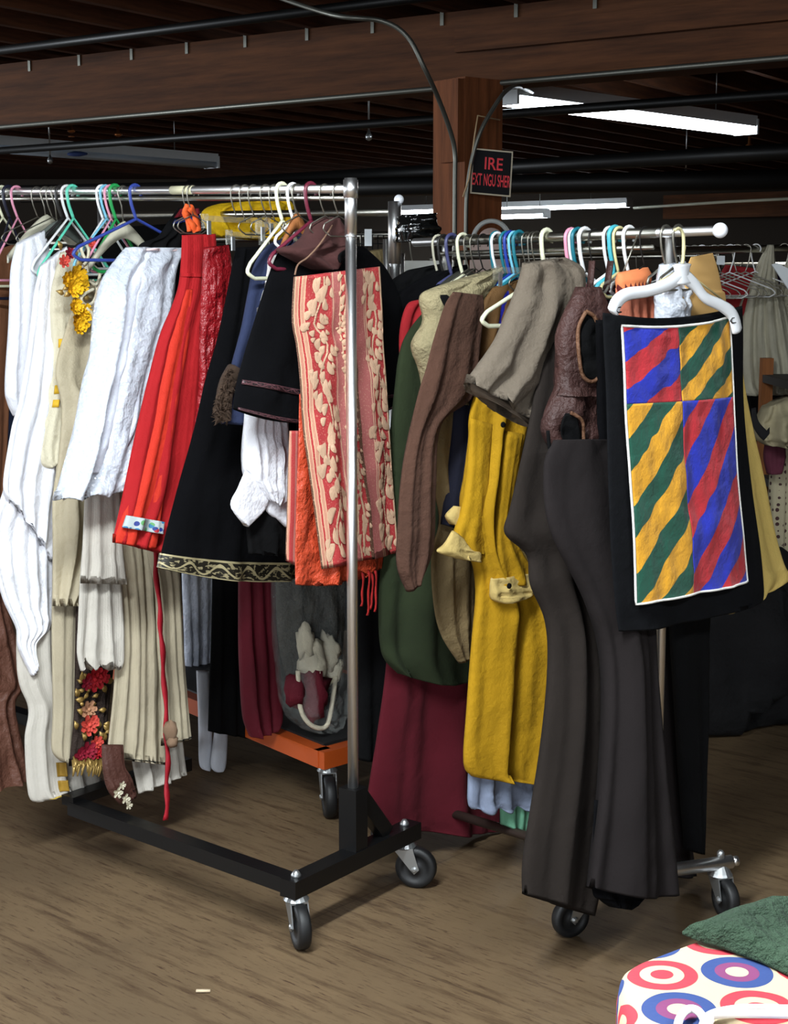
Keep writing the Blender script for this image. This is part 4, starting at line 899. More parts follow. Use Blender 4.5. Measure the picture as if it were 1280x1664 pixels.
def flat_hanger(label, pl, top, drop, mat, W=.19, wd=.03, t=.008):
    """broad moulded hanger with drooping arms"""
    o_, n_, w_ = pl; T = thing('clothes_hanger', label, 'hanger', o_ - Z * drop); mb = MB()
    pts = [o_ + Z * (.012 - .018) + w_ * (.018 * math.cos(a)) + Z * (.018 * math.sin(a)) for a in [math.radians(-30 + 21 * i) for i in range(11)]] + [o_ - Z * .04 - w_ * .006, o_ - Z * drop]
    mb.tube(pts, .002, 8); mb.build('hook', M_wire, T)
    mb = MB(); N_ = 20; vs = []
    for i in range(N_ + 1):
        s_ = -1 + 2 * i / N_; z = -drop - .10 * abs(s_) ** 1.4; hw = wd * (.5 + .6 * (1 - abs(s_)) ** 2) / 1
        for k_, q in ((.5, 1), (-.5, 1), (-.5, -1), (.5, -1)): vs.append(o_ + w_ * (W * s_) + Z * (z + hw * k_) + n_ * (t / 2 * q))
    fs = [(i * 4 + a, i * 4 + (a + 1) % 4, i * 4 + 4 + (a + 1) % 4, i * 4 + 4 + a) for i in range(N_) for a in range(4)] + [(0, 1, 2, 3), tuple(len(vs) - 4 + i for i in range(4))]
    mb.add(vs, fs); mb.build('shoulder_form', mat, T); return T
flat_hanger('broad bone coloured moulded hanger over the white blouse', plA(74), 0, .085, P_bone, .13, .04)
flat_hanger('grey green moulded hanger just left of the mint hanger', plA(92), 0, .095, P_grey, .14, .03)
flat_hanger('broad bone coloured moulded hanger by the blue hanger, with a dark hole', plA(200), 0, .10, P_bone, .12, .04)
flat_hanger('brown wooden hanger between the cream hook and the hood', plA(482), 0, .072, wood('hanger_wood', (130, 78, 40), (170, 110, 64), (1, 0, 0), 6), .07, .035)
# ------------------------------------------------------------------ rack C (behind, orange base)
G('silver_gown', 'silver white brocade gown with a lace hem behind the black velvet skirt', 'gown', plC(330), [(290, 800, 350, 800), (296, 950, 350, 950), (300, 1040, 346, 1040), (301, 1106, 342, 1104)], K['silver_brocade'], seed=50, nf=4, fa=.016, th=.05)
for x0, lb in ((325, 'left'), (349, 'right')):
    T = Cloth(plC(480 if x0 == 325 else 492), [(x0 - 6, 1090, x0 + 14, 1090), (x0 - 2, 1176, x0 + 18, 1176), (x0 - 1, 1236, x0 + 19, 1238), (x0 + 4, 1250, x0 + 15, 1252)] if x0 == 325 else [(x0 - 2, 1150, x0 + 19, 1150), (x0 + 1, 1178, x0 + 20, 1178), (x0 - 6, 1240, x0 + 18, 1238), (x0, 1254, x0 + 13, 1252)], th=.03, nf=1, fa=.002, seed=51 + x0)
    tag(T.mesh().build('white_stocking', K['sock_white']), 'white stocking hanging under the silver gown, the %s one' % lb, 'stocking')
G('black_gown', 'long black gown between the silver gown and the crimson velvet', 'gown', plC(515), [(345, 850, 400, 850), (344, 1000, 402, 1000), (338, 1188, 408, 1200)], K['black_cloth'], seed=53, nf=3)
G('gold_bodice', 'olive gold satin hem just under the gold braid', 'bodice', plC(392), [(345, 900, 400, 900), (345, 950, 402, 950), (350, 986, 392, 972)], K['olive_gold'], seed=54, nf=4, fa=.01)
G('crimson_gown', 'crimson velvet gown touching the orange rack base', 'gown', plC(572), [(388, 850, 445, 850), (388, 1000, 450, 1000), (391, 1100, 456, 1100), (396, 1165, 458, 1160), (408, 1198, 448, 1184)], K['crimson_velvet'], seed=55, nf=3, fa=.018, th=.06)
cc, oo = G('bagged_lace_dress', 'lace dress with cream flowers inside a clear plastic bag over the orange base', 'dress', plC(602), [(446, 850, 560, 850), (448, 950, 560, 950), (452, 1040, 556, 1040), (470, 1110, 550, 1110), (500, 1150, 540, 1150)], cloth('grey_lace', (66, 64, 58), rough=.8, var=.5, wr=.8, wrs=40), seed=56, nf=4, fa=.014, th=.06)
cbg = Cloth(plC(606), [(440, 850, 566, 850), (442, 950, 566, 950), (448, 1050, 565, 1050), (456, 1110, 562, 1110), (466, 1160, 558, 1155), (495, 1186, 535, 1184)], th=.13, nf=3, fa=.014, fw=.03, seed=57); cbg.mesh().build('plastic_bag', K['clear'], oo)
for x, y, r, m in ((508, 1075, .04, 'cream'), (532, 1060, .034, 'cream'), (540, 1085, .03, 'cream'), (495, 1040, .03, 'cream'), (505, 1125, .05, 'crim'), (478, 1120, .03, 'crim')):
    mb = MB(); mb.blob(hit(plC(608)[0] + n3 * .04, n3, x, y), r, (1, .5, 1.6), seed=x, nz=.6); mb.build('flower', K['cream_cotton'] if m == 'cream' else K['crimson_velvet'], oo)
for pts in (((484, 1090), (488, 1150), (505, 1178), (530, 1180), (540, 1140), (545, 1100)),):
    mb = MB(); mb.tube(smooth_path([hit(plC(608)[0] + n3 * .05, n3, *q) for q in pts]), .007, 8); mb.build('cord', K['cream_cotton'], oo)
G('black_cloak', 'black cloak filling the dark gap left of the chrome post, behind the fringed brocade', 'cloak', plC(470), [(440, 420, 575, 420), (440, 700, 575, 700), (440, 860, 572, 870)], K['black_cloth'], seed=59, nf=3, th=.05)
G('black_cloak', 'black cloak high behind the near rail, seen between the white hangers', 'cloak', plC(240), [(150, 372, 330, 360), (140, 500, 330, 500), (140, 800, 330, 800)], K['black_cloth'], seed=60, nf=3, th=.05)
# ================================================================== rack B, far to near
mk('green_velvet', (36, 45, 25), rough=.95, var=.22, sheen=.25, wr=.3)
mk('crimson_wool', (80, 12, 25), rough=.95, var=.08, sheen=.1)
mk('fleece', (146, 135, 103), rough=1, var=.12, bump=1., bs=120, wr=.6, wrs=40)
mk('brown_gauze', (72, 48, 37), rough=.95, var=.12, wr=.5, wrs=14)
mk('khaki_gauze', (102, 86, 58), rough=.95, var=.12, wr=.5, wrs=14)
mk('navy_cloth', (18, 20, 36), rough=.9)
mk('gold_velvet', (96, 68, 36), rough=.8, var=.2, sheen=.3)
mk('royal_satin', (34, 38, 150), rough=.4, wr=.6, spec=.6)
mk('taupe_linen', (100, 90, 78), rough=.95, var=.07, wr=.5, wrs=14)
mk('mustard', (164, 124, 10), rough=.88, var=.07, wr=.35, wrs=14)
mk('cuff_cream', (180, 156, 96), rough=.85, var=.08, wr=.5)
mk('pale_blue', (128, 138, 160), rough=.8, var=.05)
mk('mint_cloth', (104, 160, 130), rough=.8, var=.05)
mk('grey_brown', (35, 30, 27), spec=.12, rough=.95, var=.1, wr=.3)
mk('charcoal', (31, 27, 27), spec=.12, rough=.95, var=.08, wr=.25)
mk('dark_leather', (62, 38, 34), rough=.6, var=.3, wr=.8, wrs=18, spec=.4)
mk('tan_leather', (104, 72, 52), rough=.6, var=.25, wr=.6, wrs=18)
mk('buff_cloth', (200, 172, 96), rough=.85, var=.05, wr=.4)
c, o = G('black_cloak', 'long black cloak farthest back on the chrome rack, showing right of the tall chrome post', 'cloak', plB(682), [(640, 470, 700, 440), (650, 560, 700, 560), (640, 700, 700, 700), (600, 800, 690, 800) , (580, 860, 690, 760), (578, 900, 680, 900), (579, 1100, 680, 1100), (583, 1235, 660, 1236)], K['black_cloth'], seed=70, nf=3, th=.06)
c, o = G('black_jacket', 'black jacket with soft wide shoulders, farthest left on the chrome rack', 'jacket', plB(704), [(662, 440, 722, 428), (632, 462, 722, 458), (630, 500, 722, 500), (652, 560, 710, 560), (668, 640, 710, 640), (668, 820, 700, 820)], K['black_cloth'], seed=71, nf=2.5, th=.07, fw=.012)
c, o = G('black_coat', 'black coat with a folded collar, second from the left on the chrome rack', 'coat', plB(722), [(705, 442, 758, 430), (668, 462, 758, 460), (644, 486, 752, 490), (650, 540, 745, 540), (668, 640, 740, 640), (668, 760, 740, 760)], K['black_velvet'], seed=72, nf=2.5, th=.06, fw=.012)
c, o = G('dark_tweed_jacket', 'dark green-grey jacket shoulder behind the red one', 'jacket', plB(738), [(742, 442, 772, 436), (712, 466, 772, 462), (700, 500, 770, 500), (700, 600, 760, 600)], cloth('tweed', (50, 50, 42)), seed=73, th=.04)
c, o = G('red_tunic', 'deep red tunic shoulder between the black coat and the sheepskin', 'tunic', plB(750), [(738, 456, 782, 444), (688, 484, 775, 478), (660, 497, 768, 505), (648, 555, 760, 560), (655, 640, 750, 640)], cloth('tunic_red', (150, 28, 34), rough=.9), seed=74, th=.04)
c, o = G('crimson_gown', 'full length crimson gown reaching almost to the floor in the centre', 'gown', plB(742), [(650, 600, 790, 600), (640, 900, 800, 900), (628, 1078, 815, 1078), (613, 1190, 818, 1190), (597, 1297, 818, 1300), (606, 1336, 816, 1350)], K['crimson_wool'], seed=76, nf=2, fa=.02, th=.06, bow=8)
c, o = G('green_robe', 'dark green velvet robe with a rounded hem above the crimson gown', 'robe', plB(760), [(696, 498, 775, 480), (655, 555, 782, 550), (641, 640, 785, 640), (630, 760, 790, 760), (621, 900, 790, 900), (616, 985, 790, 985), (621, 1062, 788, 1066), (646, 1094, 786, 1098)], K['green_velvet'], seed=75, nf=2, fa=.012, th=.07, bow=14)
c, o = G('navy_tunic', 'near black navy tunic left of the yellow dress sleeve', 'tunic', plB(835), [(745, 560, 800, 560), (738, 660, 790, 660), (730, 740, 785, 740), (720, 820, 776, 820), (717, 852, 760, 870)], K['navy_cloth'], seed=77, th=.04)
c, o = G('sheepskin_vest', 'cream sheepskin vest with a dark armhole behind the brown cape', 'vest', plB(826), [(772, 448, 815, 434), (704, 468, 808, 454), (683, 484, 792, 480), (690, 520, 784, 520), (676, 548, 775, 548), (671, 566, 770, 572), (684, 600, 764, 610), (692, 650, 762, 660)], K['fleece'], seed=78, nf=2, th=.08, fw=.014)
on_part(c, 'armhole', o, K['black_cloth'], label='black patch for the shade in the armhole', patch=(lambda v: .20 - .5 * abs(v - .38), lambda v: .22 + .12 * math.sin(max(0, min(1, (v - .26) / .2)) * PI), .26, .46), off=.003, nu=8, nv=8)  # no hole cut; black patch stands for the shade inside
c, o = G('khaki_veil', 'ragged khaki gauze veil hanging in long points under the brown cape', 'veil', plB(832), [(714, 560, 790, 560), (690, 640, 785, 640), (676, 705, 776, 700), (692, 775, 764, 775), (708, 810, 760, 815), (714, 850, 768, 850), (701, 905, 772, 900), (705, 985, 770, 985), (718, 1035, 768, 1030), (746, 1078, 762, 1070)], K['khaki_gauze'], seed=79, nf=2.5, fa=.010, th=.02)
c, o = G('brown_cape', 'sheer brown cape with a ragged hem in front of the sheepskin vest', 'cape', plB(866), [(736, 474, 784, 480), (722, 497, 786, 500), (704, 553, 781, 553), (692, 600, 774, 612), (680, 640, 764, 650), (664, 712, 716, 690), (653, 778, 708, 785), (647, 860, 706, 870), (646, 920, 700, 905), (662, 962, 682, 945)], K['brown_gauze'], seed=80, nf=2, fa=.009, th=.03)
mb = MB()
for q in ((-.02, -.004, .012), (.03, -.012, .01)): pass
c, o = G('gold_brown_gown', 'gold-brown velvet gown behind the cream hanger tip', 'gown', plB(846), [(800, 468, 850, 452), (784, 496, 842, 490), (772, 560, 825, 550), (768, 640, 812, 640), (765, 760, 800, 760)], K['gold_velvet'], seed=81, th=.04, nf=3)
c, o = G('royal_blue_blouse', 'royal blue satin blouse just under the cream hanger tip', 'blouse', plB(848), [(806, 476, 845, 465), (794, 520, 840, 515), (786, 560, 835, 560), (780, 660, 830, 660)], K['royal_satin'], seed=82, th=.03)
for i, (col, px, ly) in enumerate((('teal', 812, 470), ('blue', 816, 474))):
    pass
c, o = G('mint_petticoat', 'mint green petticoat hem showing lowest beneath the yellow dress', 'petticoat', plB(846), [(800, 1100, 880, 1100), (812, 1260, 874, 1260), (816, 1340, 862, 1362)], K['mint_cloth'], seed=83, nf=3.5, th=.04)
c, o = G('pale_blue_petticoat', 'pale blue petticoat between the yellow dress and the mint hem', 'petticoat', plB(852), [(770, 1100, 885, 1100), (762, 1250, 880, 1250), (760, 1300, 876, 1290), (766, 1318, 872, 1308)], K['pale_blue'], seed=84, nf=3.5, th=.05, hem=.008)
# yellow dress
py_ = plB(862)
cY, oY = G('yellow_dress', 'mustard yellow dress with turned back cream cuffs, the tallest yellow garment', 'dress', py_, [(786, 600, 850, 620), (764, 668, 852, 690), (762, 716, 842, 735), (757, 770, 832, 790), (752, 826, 818, 835), (768, 900, 812, 880), (778, 935, 832, 930), (776, 980, 882, 985), (769, 1046, 894, 1050), (760, 1162, 886, 1162), (755, 1240, 876, 1250), (768, 1262, 872, 1272)], K['mustard'], seed=85, nf=2, fa=.018, th=.06, a0=.6, fw=.008)
Cloth(plB(866), [(764, 680, 800, 690), (760, 760, 792, 765), (750, 830, 790, 835), (738, 868, 786, 880), (744, 896, 784, 902)], th=.04, nf=2, fa=.008, seed=86).mesh().build('sleeve', K['mustard'], oY)
Cloth(plB(870), [(820, 700, 848, 705), (808, 790, 830, 800), (799, 850, 822, 850), (797, 890, 840, 890), (798, 930, 862, 925), (800, 952, 866, 946)], th=.05, nf=2.5, fa=.010, seed=87).mesh().build('sleeve', K['mustard'], oY)
Cloth(plB(871), [(735, 862, 752, 876), (722, 884, 766, 894), (710, 897, 780, 897), (742, 908, 780, 914)], th=.03, nf=2, fa=.006, seed=88).mesh().build('cuff', K['cuff_cream'], oY)
Cloth(plB(876), [(797, 940, 862, 930), (797, 958, 867, 955), (800, 974, 858, 966), (812, 980, 834, 976)], th=.05, nf=2, fa=.008, fw=.01, seed=89).mesh().build('cuff', K['cuff_cream'], oY)
Cloth(plB(856), [(738, 822, 752, 824), (725, 838, 750, 848), (733, 852, 748, 856)], th=.03, nf=1, fa=.004, seed=90).mesh().build('collar', K['cuff_cream'], oY)
Cloth(plB(858), [(822, 868, 850, 868), (832, 886, 860, 890), (842, 905, 862, 920), (850, 930, 864, 938)], th=.03, nf=1, fa=.004, seed=91).mesh().build('collar', K['cuff_cream'], oY)
for x, y in ((816, 690), (826, 952)):
    mb = MB(); mb.lathe(hit(plB(876)[0] + n2 * .03, n2, x, y), n2, [(.004, 0), (.007, .001), (.007, .004), (.003, .005)], 10); mb.build('button', K['black_cloth'], oY)
# taupe tunic
cT, oT = G('taupe_tunic', 'grey taupe linen tunic with a wide open sleeve over the yellow dress', 'tunic', plB(976), [(850, 428, 918, 418), (845, 450, 946, 436), (834, 486, 950, 476), (818, 526, 944, 530), (800, 560, 925, 590), (776, 594, 910, 640), (756, 622, 868, 694)], K['taupe_linen'], seed=92, nf=2.5, fa=.018, fw=.010, th=.08, a0=.3)
Cloth(plB(972), [(764, 618, 872, 680), (768, 634, 868, 690), (780, 646, 856, 694)], th=.05, nf=1, fa=.003, seed=93).mesh().build('sleeve_lining', cloth('taupe_shade', (92, 80, 68)), oT)
c, o = G('grey_brown_coat', 'dark grey-brown coat below the taupe tunic, left of the long charcoal skirt', 'coat', plB(968), [(884, 560, 950, 540), (862, 680, 960, 660), (845, 760, 962, 760), (830, 826, 964, 830), (822, 866, 966, 866), (858, 902, 970, 905), (864, 950, 972, 950), (890, 1010, 975, 1010), (893, 1090, 985, 1100), (880, 1220, 985, 1240), (853, 1385, 978, 1400), (851, 1452, 962, 1488)], K['grey_brown'], seed=94, nf=1.6, fa=.014, th=.06, lean=9)
c, o = G('charcoal_skirt', 'floor length charcoal skirt flaring widest at the bottom, beneath the leather vest', 'skirt', plB(1020), [(900, 715, 1000, 715), (884, 760, 1040, 760), (895, 860, 1056, 880), (955, 980, 1060, 980), (985, 1080, 1062, 1090), (982, 1250, 1076, 1250), (969, 1380, 1090, 1370), (962, 1442, 1098, 1452)], K['charcoal'], seed=95, nf=1.5, fa=.016, th=.07, bow=10, lean=9)
c, o = G('black_underskirt', 'ragged black underskirt hem peeping out below the charcoal skirt', 'skirt', plB(1010), [(965, 1300, 1040, 1300), (963, 1440, 1050, 1440), (975, 1462, 1040, 1464), (992, 1474, 1022, 1478)], K['black_velvet'], seed=96, nf=3, lean=9)
c, o = G('dark_trousers', 'dark trouser leg just right of the charcoal skirt, tucked behind the striped tabard', 'trousers', plB(1035), [(1050, 800, 1115, 800), (1052, 1010, 1112, 1010), (1062, 1100, 1106, 1100), (1072, 1220, 1096, 1220), (1084, 1330, 1112, 1330), (1094, 1424, 1126, 1420)], K['charcoal'], seed=97, nf=1, fa=.006, th=.05)
c, o = G('black_trousers', 'black trouser leg, rightmost long garment under the striped tabard', 'trousers', plB(1070), [(1085, 800, 1165, 800), (1090, 1010, 1150, 1010), (1096, 1100, 1147, 1100), (1106, 1250, 1142, 1250), (1118, 1382, 1136, 1386)], K['black_cloth'], seed=98, nf=1.5, fa=.008, th=.05)
# leather vest
vr = [(940, 466, 972, 466), (922, 500, 986, 505), (907, 545, 990, 550), (909, 590, 992, 592), (907, 628, 990, 630), (893, 658, 988, 660), (886, 695, 986, 700), (897, 726, 984, 730), (908, 734, 978, 740)]
cL, oL = G('leather_vest', 'brown leather vest with laced straps and open armholes, left of the striped tabard', 'vest', plB(1030), vr, K['dark_leather'], seed=99, nf=1.5, fa=.006, fw=.016, th=.08)
on_part(cL, 'armhole', oL, K['black_cloth'], label='dark open armhole', patch=(lambda v: .17 + 3 * (v - .30) ** 2, lambda v: .17 + 3 * (v - .30) ** 2 + .34 * max(0, 1 - ((v - .30) / .16) ** 2) ** .5, .145, .455), off=.006, nu=14, nv=20)  # leather stays closed here; shade of the inside painted as black patch
on_part(cL, 'armhole', oL, K['black_cloth'], label='black patch for the shade in the lower opening', patch=(lambda v: .10, lambda v: .10 + .22 * max(0, 1 - ((v - .80) / .14) ** 2) ** .5, .665, .935), off=.006, nu=10, nv=14)  # second black patch, again painted shade of the inside
on_part(cL, 'belt', oL, K['dark_leather'], patch=(.0, 1., .50, .56), off=.007, nu=40)
mb = MB()
def onv(c_, u, v, off=.012): return c_.pt(u, v, c_.thk(u, v) + off)
mb.tube(smooth_path([onv(cL, .17, .14), onv(cL, .14, .22), onv(cL, .14, .34), onv(cL, .2, .44), onv(cL, .36, .46), onv(cL, .5, .38), onv(cL, .52, .28), onv(cL, .4, .17), onv(cL, .17, .14)]), .0045, 8)
mb.tube(smooth_path([onv(cL, .12, .66), onv(cL, .28, .70), onv(cL, .33, .80), onv(cL, .28, .9), onv(cL, .1, .94)]), .004, 8)
mb.build('piping', K['tan_leather'], oL)
for x0, x1 in ((958, 962), (985, 992)):
    mb = MB(); pl = plB(1030); mb.bar(hit(pl[0] + n2 * .01, n2, x0, 472), hit(pl[0] + n2 * .01, n2, x1, 424), .004, .016, up=n2); mb.build('strap', K['dark_leather'], oL)
mb = MB(); pl = plB(1030); mb.bar(hit(pl[0] + n2 * .05, n2, 896, 742), hit(pl[0] + n2 * .05, n2, 903, 758), .008, .003); mb.build('buckle', M_zinc, oL)
mb = MB(); mb.tube(smooth_path([hit(pl[0] + n2 * .05, n2, x, y) for x, y in ((890, 700), (893, 730), (900, 750), (910, 772))]), .004, 6); mb.build('lace', K['black_cloth'], oL)
# things between vest and tabard
c, o = G('olive_trousers', 'black garment with olive piping in the gap left of the striped tabard', 'trousers', plB(1060), [(968, 520, 1010, 520), (972, 700, 1020, 700), (974, 780, 1020, 780), (966, 940, 1010, 945), (985, 1020, 1020, 1022)], K['black_velvet'], seed=100, th=.04)
on_part(c, 'piping', o, cloth('olive_piping', (62, 64, 46)), patch=(.02, .1, .5, .85)); on_part(c, 'piping', o, MATS['olive_piping'], patch=(.42, .5, .5, .82))
Cloth(plB(1064), [(994, 860, 1002, 870), (992, 940, 1008, 950), (990, 988, 1004, 984)], th=.01, nf=1, fa=.003, seed=101).mesh().build('white_tail', K['grey_lining'], o)
pe = plB(1052)
eo = NT('orange_embroidery'); uv = eo.n('ShaderNodeTexCoord').outputs['UV']; sx = eo.n('ShaderNodeSeparateXYZ'); eo.l(uv, sx.inputs[0])
tri = eo.math('PINGPONG', eo.math('MULTIPLY', sx.outputs[0], 9), .5)
fz = eo.math('GREATER_THAN', sx.outputs[1], eo.math('ADD', .55, eo.math('MULTIPLY', tri, .5)))
eo.surf(eo.pr(eo.mix(fz, lin((222, 128, 78)), lin((96, 22, 22))), .8).outputs[0])
G('embroidered_cuff', 'orange cloth with a dark red stitched edge by the chrome upright', 'cloth', pe, [(1004, 444, 1052, 434), (1003, 460, 1056, 450), (1008, 480, 1050, 470)], eo.m, seed=102, th=.04, nf=1, fa=.004)
G('patterned_blouse', 'cream blouse with brown flowers and orange stripe behind the white clip hanger', 'blouse', plB(1046), [(1000, 468, 1062, 462), (1002, 500, 1068, 500), (1006, 640, 1070, 640)], cloth('blouse_pattern', (206, 120, 92), rough=.8, var=.5), seed=103, th=.03)
G('clear_bag', 'crumpled clear plastic cover right of the chrome upright', 'plastic bag', plB(1088), [(1072, 430, 1112, 424), (1070, 470, 1116, 470), (1068, 505, 1116, 505), (1070, 600, 1116, 600)], K['bag'], seed=104, nf=3, fa=.01, fw=.03, th=.06)
G('rust_cloth', 'rust brown cloth inside the clear cover near the chrome upright', 'cloth', plB(1082), [(1078, 450, 1108, 446), (1076, 500, 1110, 500), (1078, 640, 1110, 640)], cloth('rust', (130, 52, 34)), seed=105, th=.03)
G('tan_paper_cover', 'stiff tan card cover standing up behind the white clip hanger', 'paper cover', plB(1100), [(1122, 418, 1158, 411), (1114, 440, 1167, 440), (1112, 470, 1173, 470), (1108, 505, 1180, 500), (1108, 700, 1182, 700)], plain('tan_card', (196, 154, 92), .8), seed=106, nf=.5, fa=.002, fw=.002, th=.012)
G('buff_cloth', 'buff yellow cloth flaring out to the right behind the striped tabard', 'cloth', plB(1104), [(1150, 560, 1200, 560), (1150, 640, 1212, 640), (1150, 700, 1224, 700), (1155, 770, 1240, 770), (1165, 860, 1258, 860), (1172, 920, 1272, 912), (1176, 945, 1283, 940), (1182, 994, 1262, 955), (1184, 996, 1240, 962)], K['buff_cloth'], seed=107, nf=2, fa=.008, th=.02)
# ------------------------------------------------------------------ striped tabard
pt_ = plB(1122)
tr = [(979, 508, 1206, 497, 14), (981, 560, 1207, 552, 8), (985, 640, 1207, 640), (987, 720, 1212, 712), (989, 800, 1222, 800), (993, 900, 1235, 890), (1000, 990, 1241, 955), (1005, 1026, 1240, 976, 8)]
cTb, oTb = G('striped_tabard', 'black tabard with a white-edged panel of red, blue, green and yellow stripes', 'tabard', pt_, tr, cloth('tabard_black', (11, 12, 15), spec=.15, rough=.92, wr=.3), seed=110, nf=1.5, fa=.005, fw=.004, th=.030, topth=.9)
def stripe_mat(name, A, B, freq, slope, ph):
    t = NT(name); uv = t.n('ShaderNodeTexCoord').outputs['UV']; sx = t.n('ShaderNodeSeparateXYZ'); t.l(uv, sx.inputs[0])
    nz = t.math('MULTIPLY', t.math('SUBTRACT', t.noise(t.mapping(uv, (2.2, 3.4, 1)), 1.3, 1), .5), .26)
    k = t.math('ADD', t.math('ADD', t.math('MULTIPLY', sx.outputs[0], slope), t.math('MULTIPLY', sx.outputs[1], freq)), t.math('ADD', nz, ph))
    f = t.math('GREATER_THAN', t.math('FRACT', k), .5)
    c = t.mix(f, lin(A), lin(B)); p = t.pr(c, .48); p.inputs['Specular IOR Level'].default_value = .6; p.inputs['Sheen Weight'].default_value = .2
    ob = t.n('ShaderNodeTexCoord').outputs['Object']; nr = t.bump(t.noise(ob, 14, 5, .6), .7, .012); t.l(nr, p.inputs['Normal']); t.surf(p.outputs[0]); return t.m
RED = (186, 36, 46); BLU = (26, 42, 168); GRN = (14, 78, 60); YEL = (222, 158, 34)
# panel corners in cloth coordinates
PI0 = Cloth(pt_, [(1006, 529, 1182, 514, 8), (1010, 600, 1186, 594, 2), (1013, 680, 1189, 667), (1020, 780, 1195, 776), (1026, 880, 1204, 866), (1029, 981, 1211, 944)], seed=111, nf=2.5, fa=.004, fw=.006, th=.03, topth=.92, a0=.7, off=.016)
quads = (('TL', 0, .46, 0, .345, RED, BLU, 1.4, .8, .32), ('TR', .46, 1, 0, .345, GRN, YEL, 1.75, 1.5, .95), ('BL', 0, .46, .345, 1, YEL, GRN, 3.1, 1.3, .88), ('BR', .46, 1, .345, 1, BLU, RED, 2.75, 1.5, .09))
for nm, u0, u1, v0, v1, A, B, fr, sl, ph in quads:
    mb = PI0.patch(u0, u1, v0, v1, off=.004, t=.001, nu=40, nv=60)
    o = mb.build('colour_panel', stripe_mat('stripes_' + nm, A, B, fr, sl, ph), oTb)
    o['label'] = {'TL': 'red and blue striped top left panel', 'TR': 'green and yellow striped top right panel', 'BL': 'yellow and green striped bottom left panel', 'BR': 'blue and red striped bottom right panel'}[nm]
mb = MB(); e = []
for i in range(31): e.append((i / 30, 0))
for i in range(1, 51): e.append((1, i / 50))
for i in range(1, 31): e.append((1 - i / 30, 1))
for i in range(1, 50): e.append((0, 1 - i / 50))
mb.tube([PI0.pt(u, v, PI0.thk(u, v) + .006) for u, v in e], .0028, 8, closed=True); mb.build('white_piping', cloth('piping_white', (226, 224, 218)), oTb)
# white clip hanger in front
WH = thing('clip_hanger', 'white plastic hanger with drooping arms clipped over the striped tabard', 'hanger', hit(pt_[0], n2, 1108, 440))
q0 = pt_[0] + n2 * .034
mb = MB()
def armpath(P, wd, t):
    Q = smooth_path([hit(q0, n2, x, y) for x, y in P], 6); vs = []
    for i, p in enumerate(Q):
        d = (Q[min(i + 1, len(Q) - 1)] - Q[max(i - 1, 0)]).normalized(); s_ = d.cross(n2).normalized(); f = i / (len(Q) - 1); k_ = wd * (1.25 - .4 * math.sin(PI * min(1, f * 1.15))) * (.55 if i in (0, len(Q) - 1) else 1)
        for j in range(8):
            a = 2 * PI * j / 8; vs.append(p + s_ * (k_ / 2 * math.cos(a)) + n2 * (t / 2 * math.sin(a)))
    fs = [(i * 8 + a, i * 8 + (a + 1) % 8, i * 8 + 8 + (a + 1) % 8, i * 8 + 8 + a) for i in range(len(Q) - 1) for a in range(8)] + [tuple(range(8)), tuple(len(vs) - 8 + i for i in range(8))]
    mb.add(vs, fs)
armpath(((1112, 444), (1085, 462), (1052, 473), (1020, 478), (1003, 490), (995, 508)), .030, .012)
armpath(((1106, 444), (1128, 462), (1146, 484), (1172, 497), (1190, 512), (1198, 540)), .030, .012)
armpath(((1108, 428), (1108, 448), (1108, 462)), .058, .014)
mb.build('arms', plain('hanger_white', (240, 242, 245), .3), WH)
for x, y in ((1004, 503), (1190, 520)):
    mb = MB(); mb.tube([hit(q0 + n2 * .004, n2, x + a, y + b) for a, b in ((4, -4), (-1, -3), (-3, 2), (0, 5), (5, 4))], .0018, 6); mb.build('clip_notch', M_bwire, WH)
mb = MB(); mb.tube(smooth_path([hit(q0, n2, x, y) for x, y in ((1108, 430), (1110, 415), (1110, 384), (1104, 372), (1096, 374))]), .0038, 8); mb.build('hook', plain('hook_bone', (205, 196, 150), .5), WH)
mb = MB(); a_ = hit(pt_[0] + n2 * .008, n2, 1108, 436)
mb.tube([a_, hit(pt_[0] + n2 * .008, n2, 1172, 486)], .0022, 8); mb.tube([a_, hit(pt_[0] + n2 * .008, n2, 1035, 478)], .0022, 8); mb.tube([a_, hit(pt_[0], n2, 1113, 400)], .002, 8)
tag(mb.build('wire_hanger', plain('cream_wire', (214, 200, 150), .5)), 'thin cream coated wire hanger directly behind the white clip hanger', 'hanger')
# ------------------------------------------------------------------ hangers on rack B
HB = [(712, P_bone, .0034, 'bone plastic hook, leftmost on the chrome rack', 0), (721, P_dark, .0034, 'dark hook second from left on the chrome rack', 0), (734, pm('slate', (70, 72, 110)), .0046, 'slate blue thick plastic hook left of the big cream hook', 0), (752, P_cream, .0044, 'thick cream plastic hook in front of the timber post', 0),
      (808, P_white, .0036, 'white plastic hook left of the blue ones', 0), (822, P_teal, .004, 'teal plastic hook in the blue bunch, leftmost of it', 0), (829, P_royal, .0044, 'royal blue plastic hook in the middle of the blue bunch', 0), (836, P_lblue, .0036, 'pale blue plastic hook in the blue bunch', 0), (843, P_teal, .0046, 'teal plastic hook, rightmost of the blue bunch', 0),
      (928, P_pink, .0046, 'salmon pink plastic hook left of the white ones', 0), (934, P_white, .0036, 'white plastic hook squeezed between pink and navy ones', 0), (939, P_teal, .0048, 'dark teal plastic hook beside the pink one', 0), (950, P_white, .005, 'thick white plastic hook right of the dark teal one', 0),
      (990, P_white, .0042, 'white plastic hook leaning left above the leather vest', 0), (999, P_aqua, .0054, 'aqua plastic hook above the leather vest', 0), (1006, pm('buff', (214, 204, 150)), .0036, 'buff yellow plastic hook touching the aqua one', 0), (1022, P_white, .0044, 'white plastic hook left of the chrome upright', 0)]
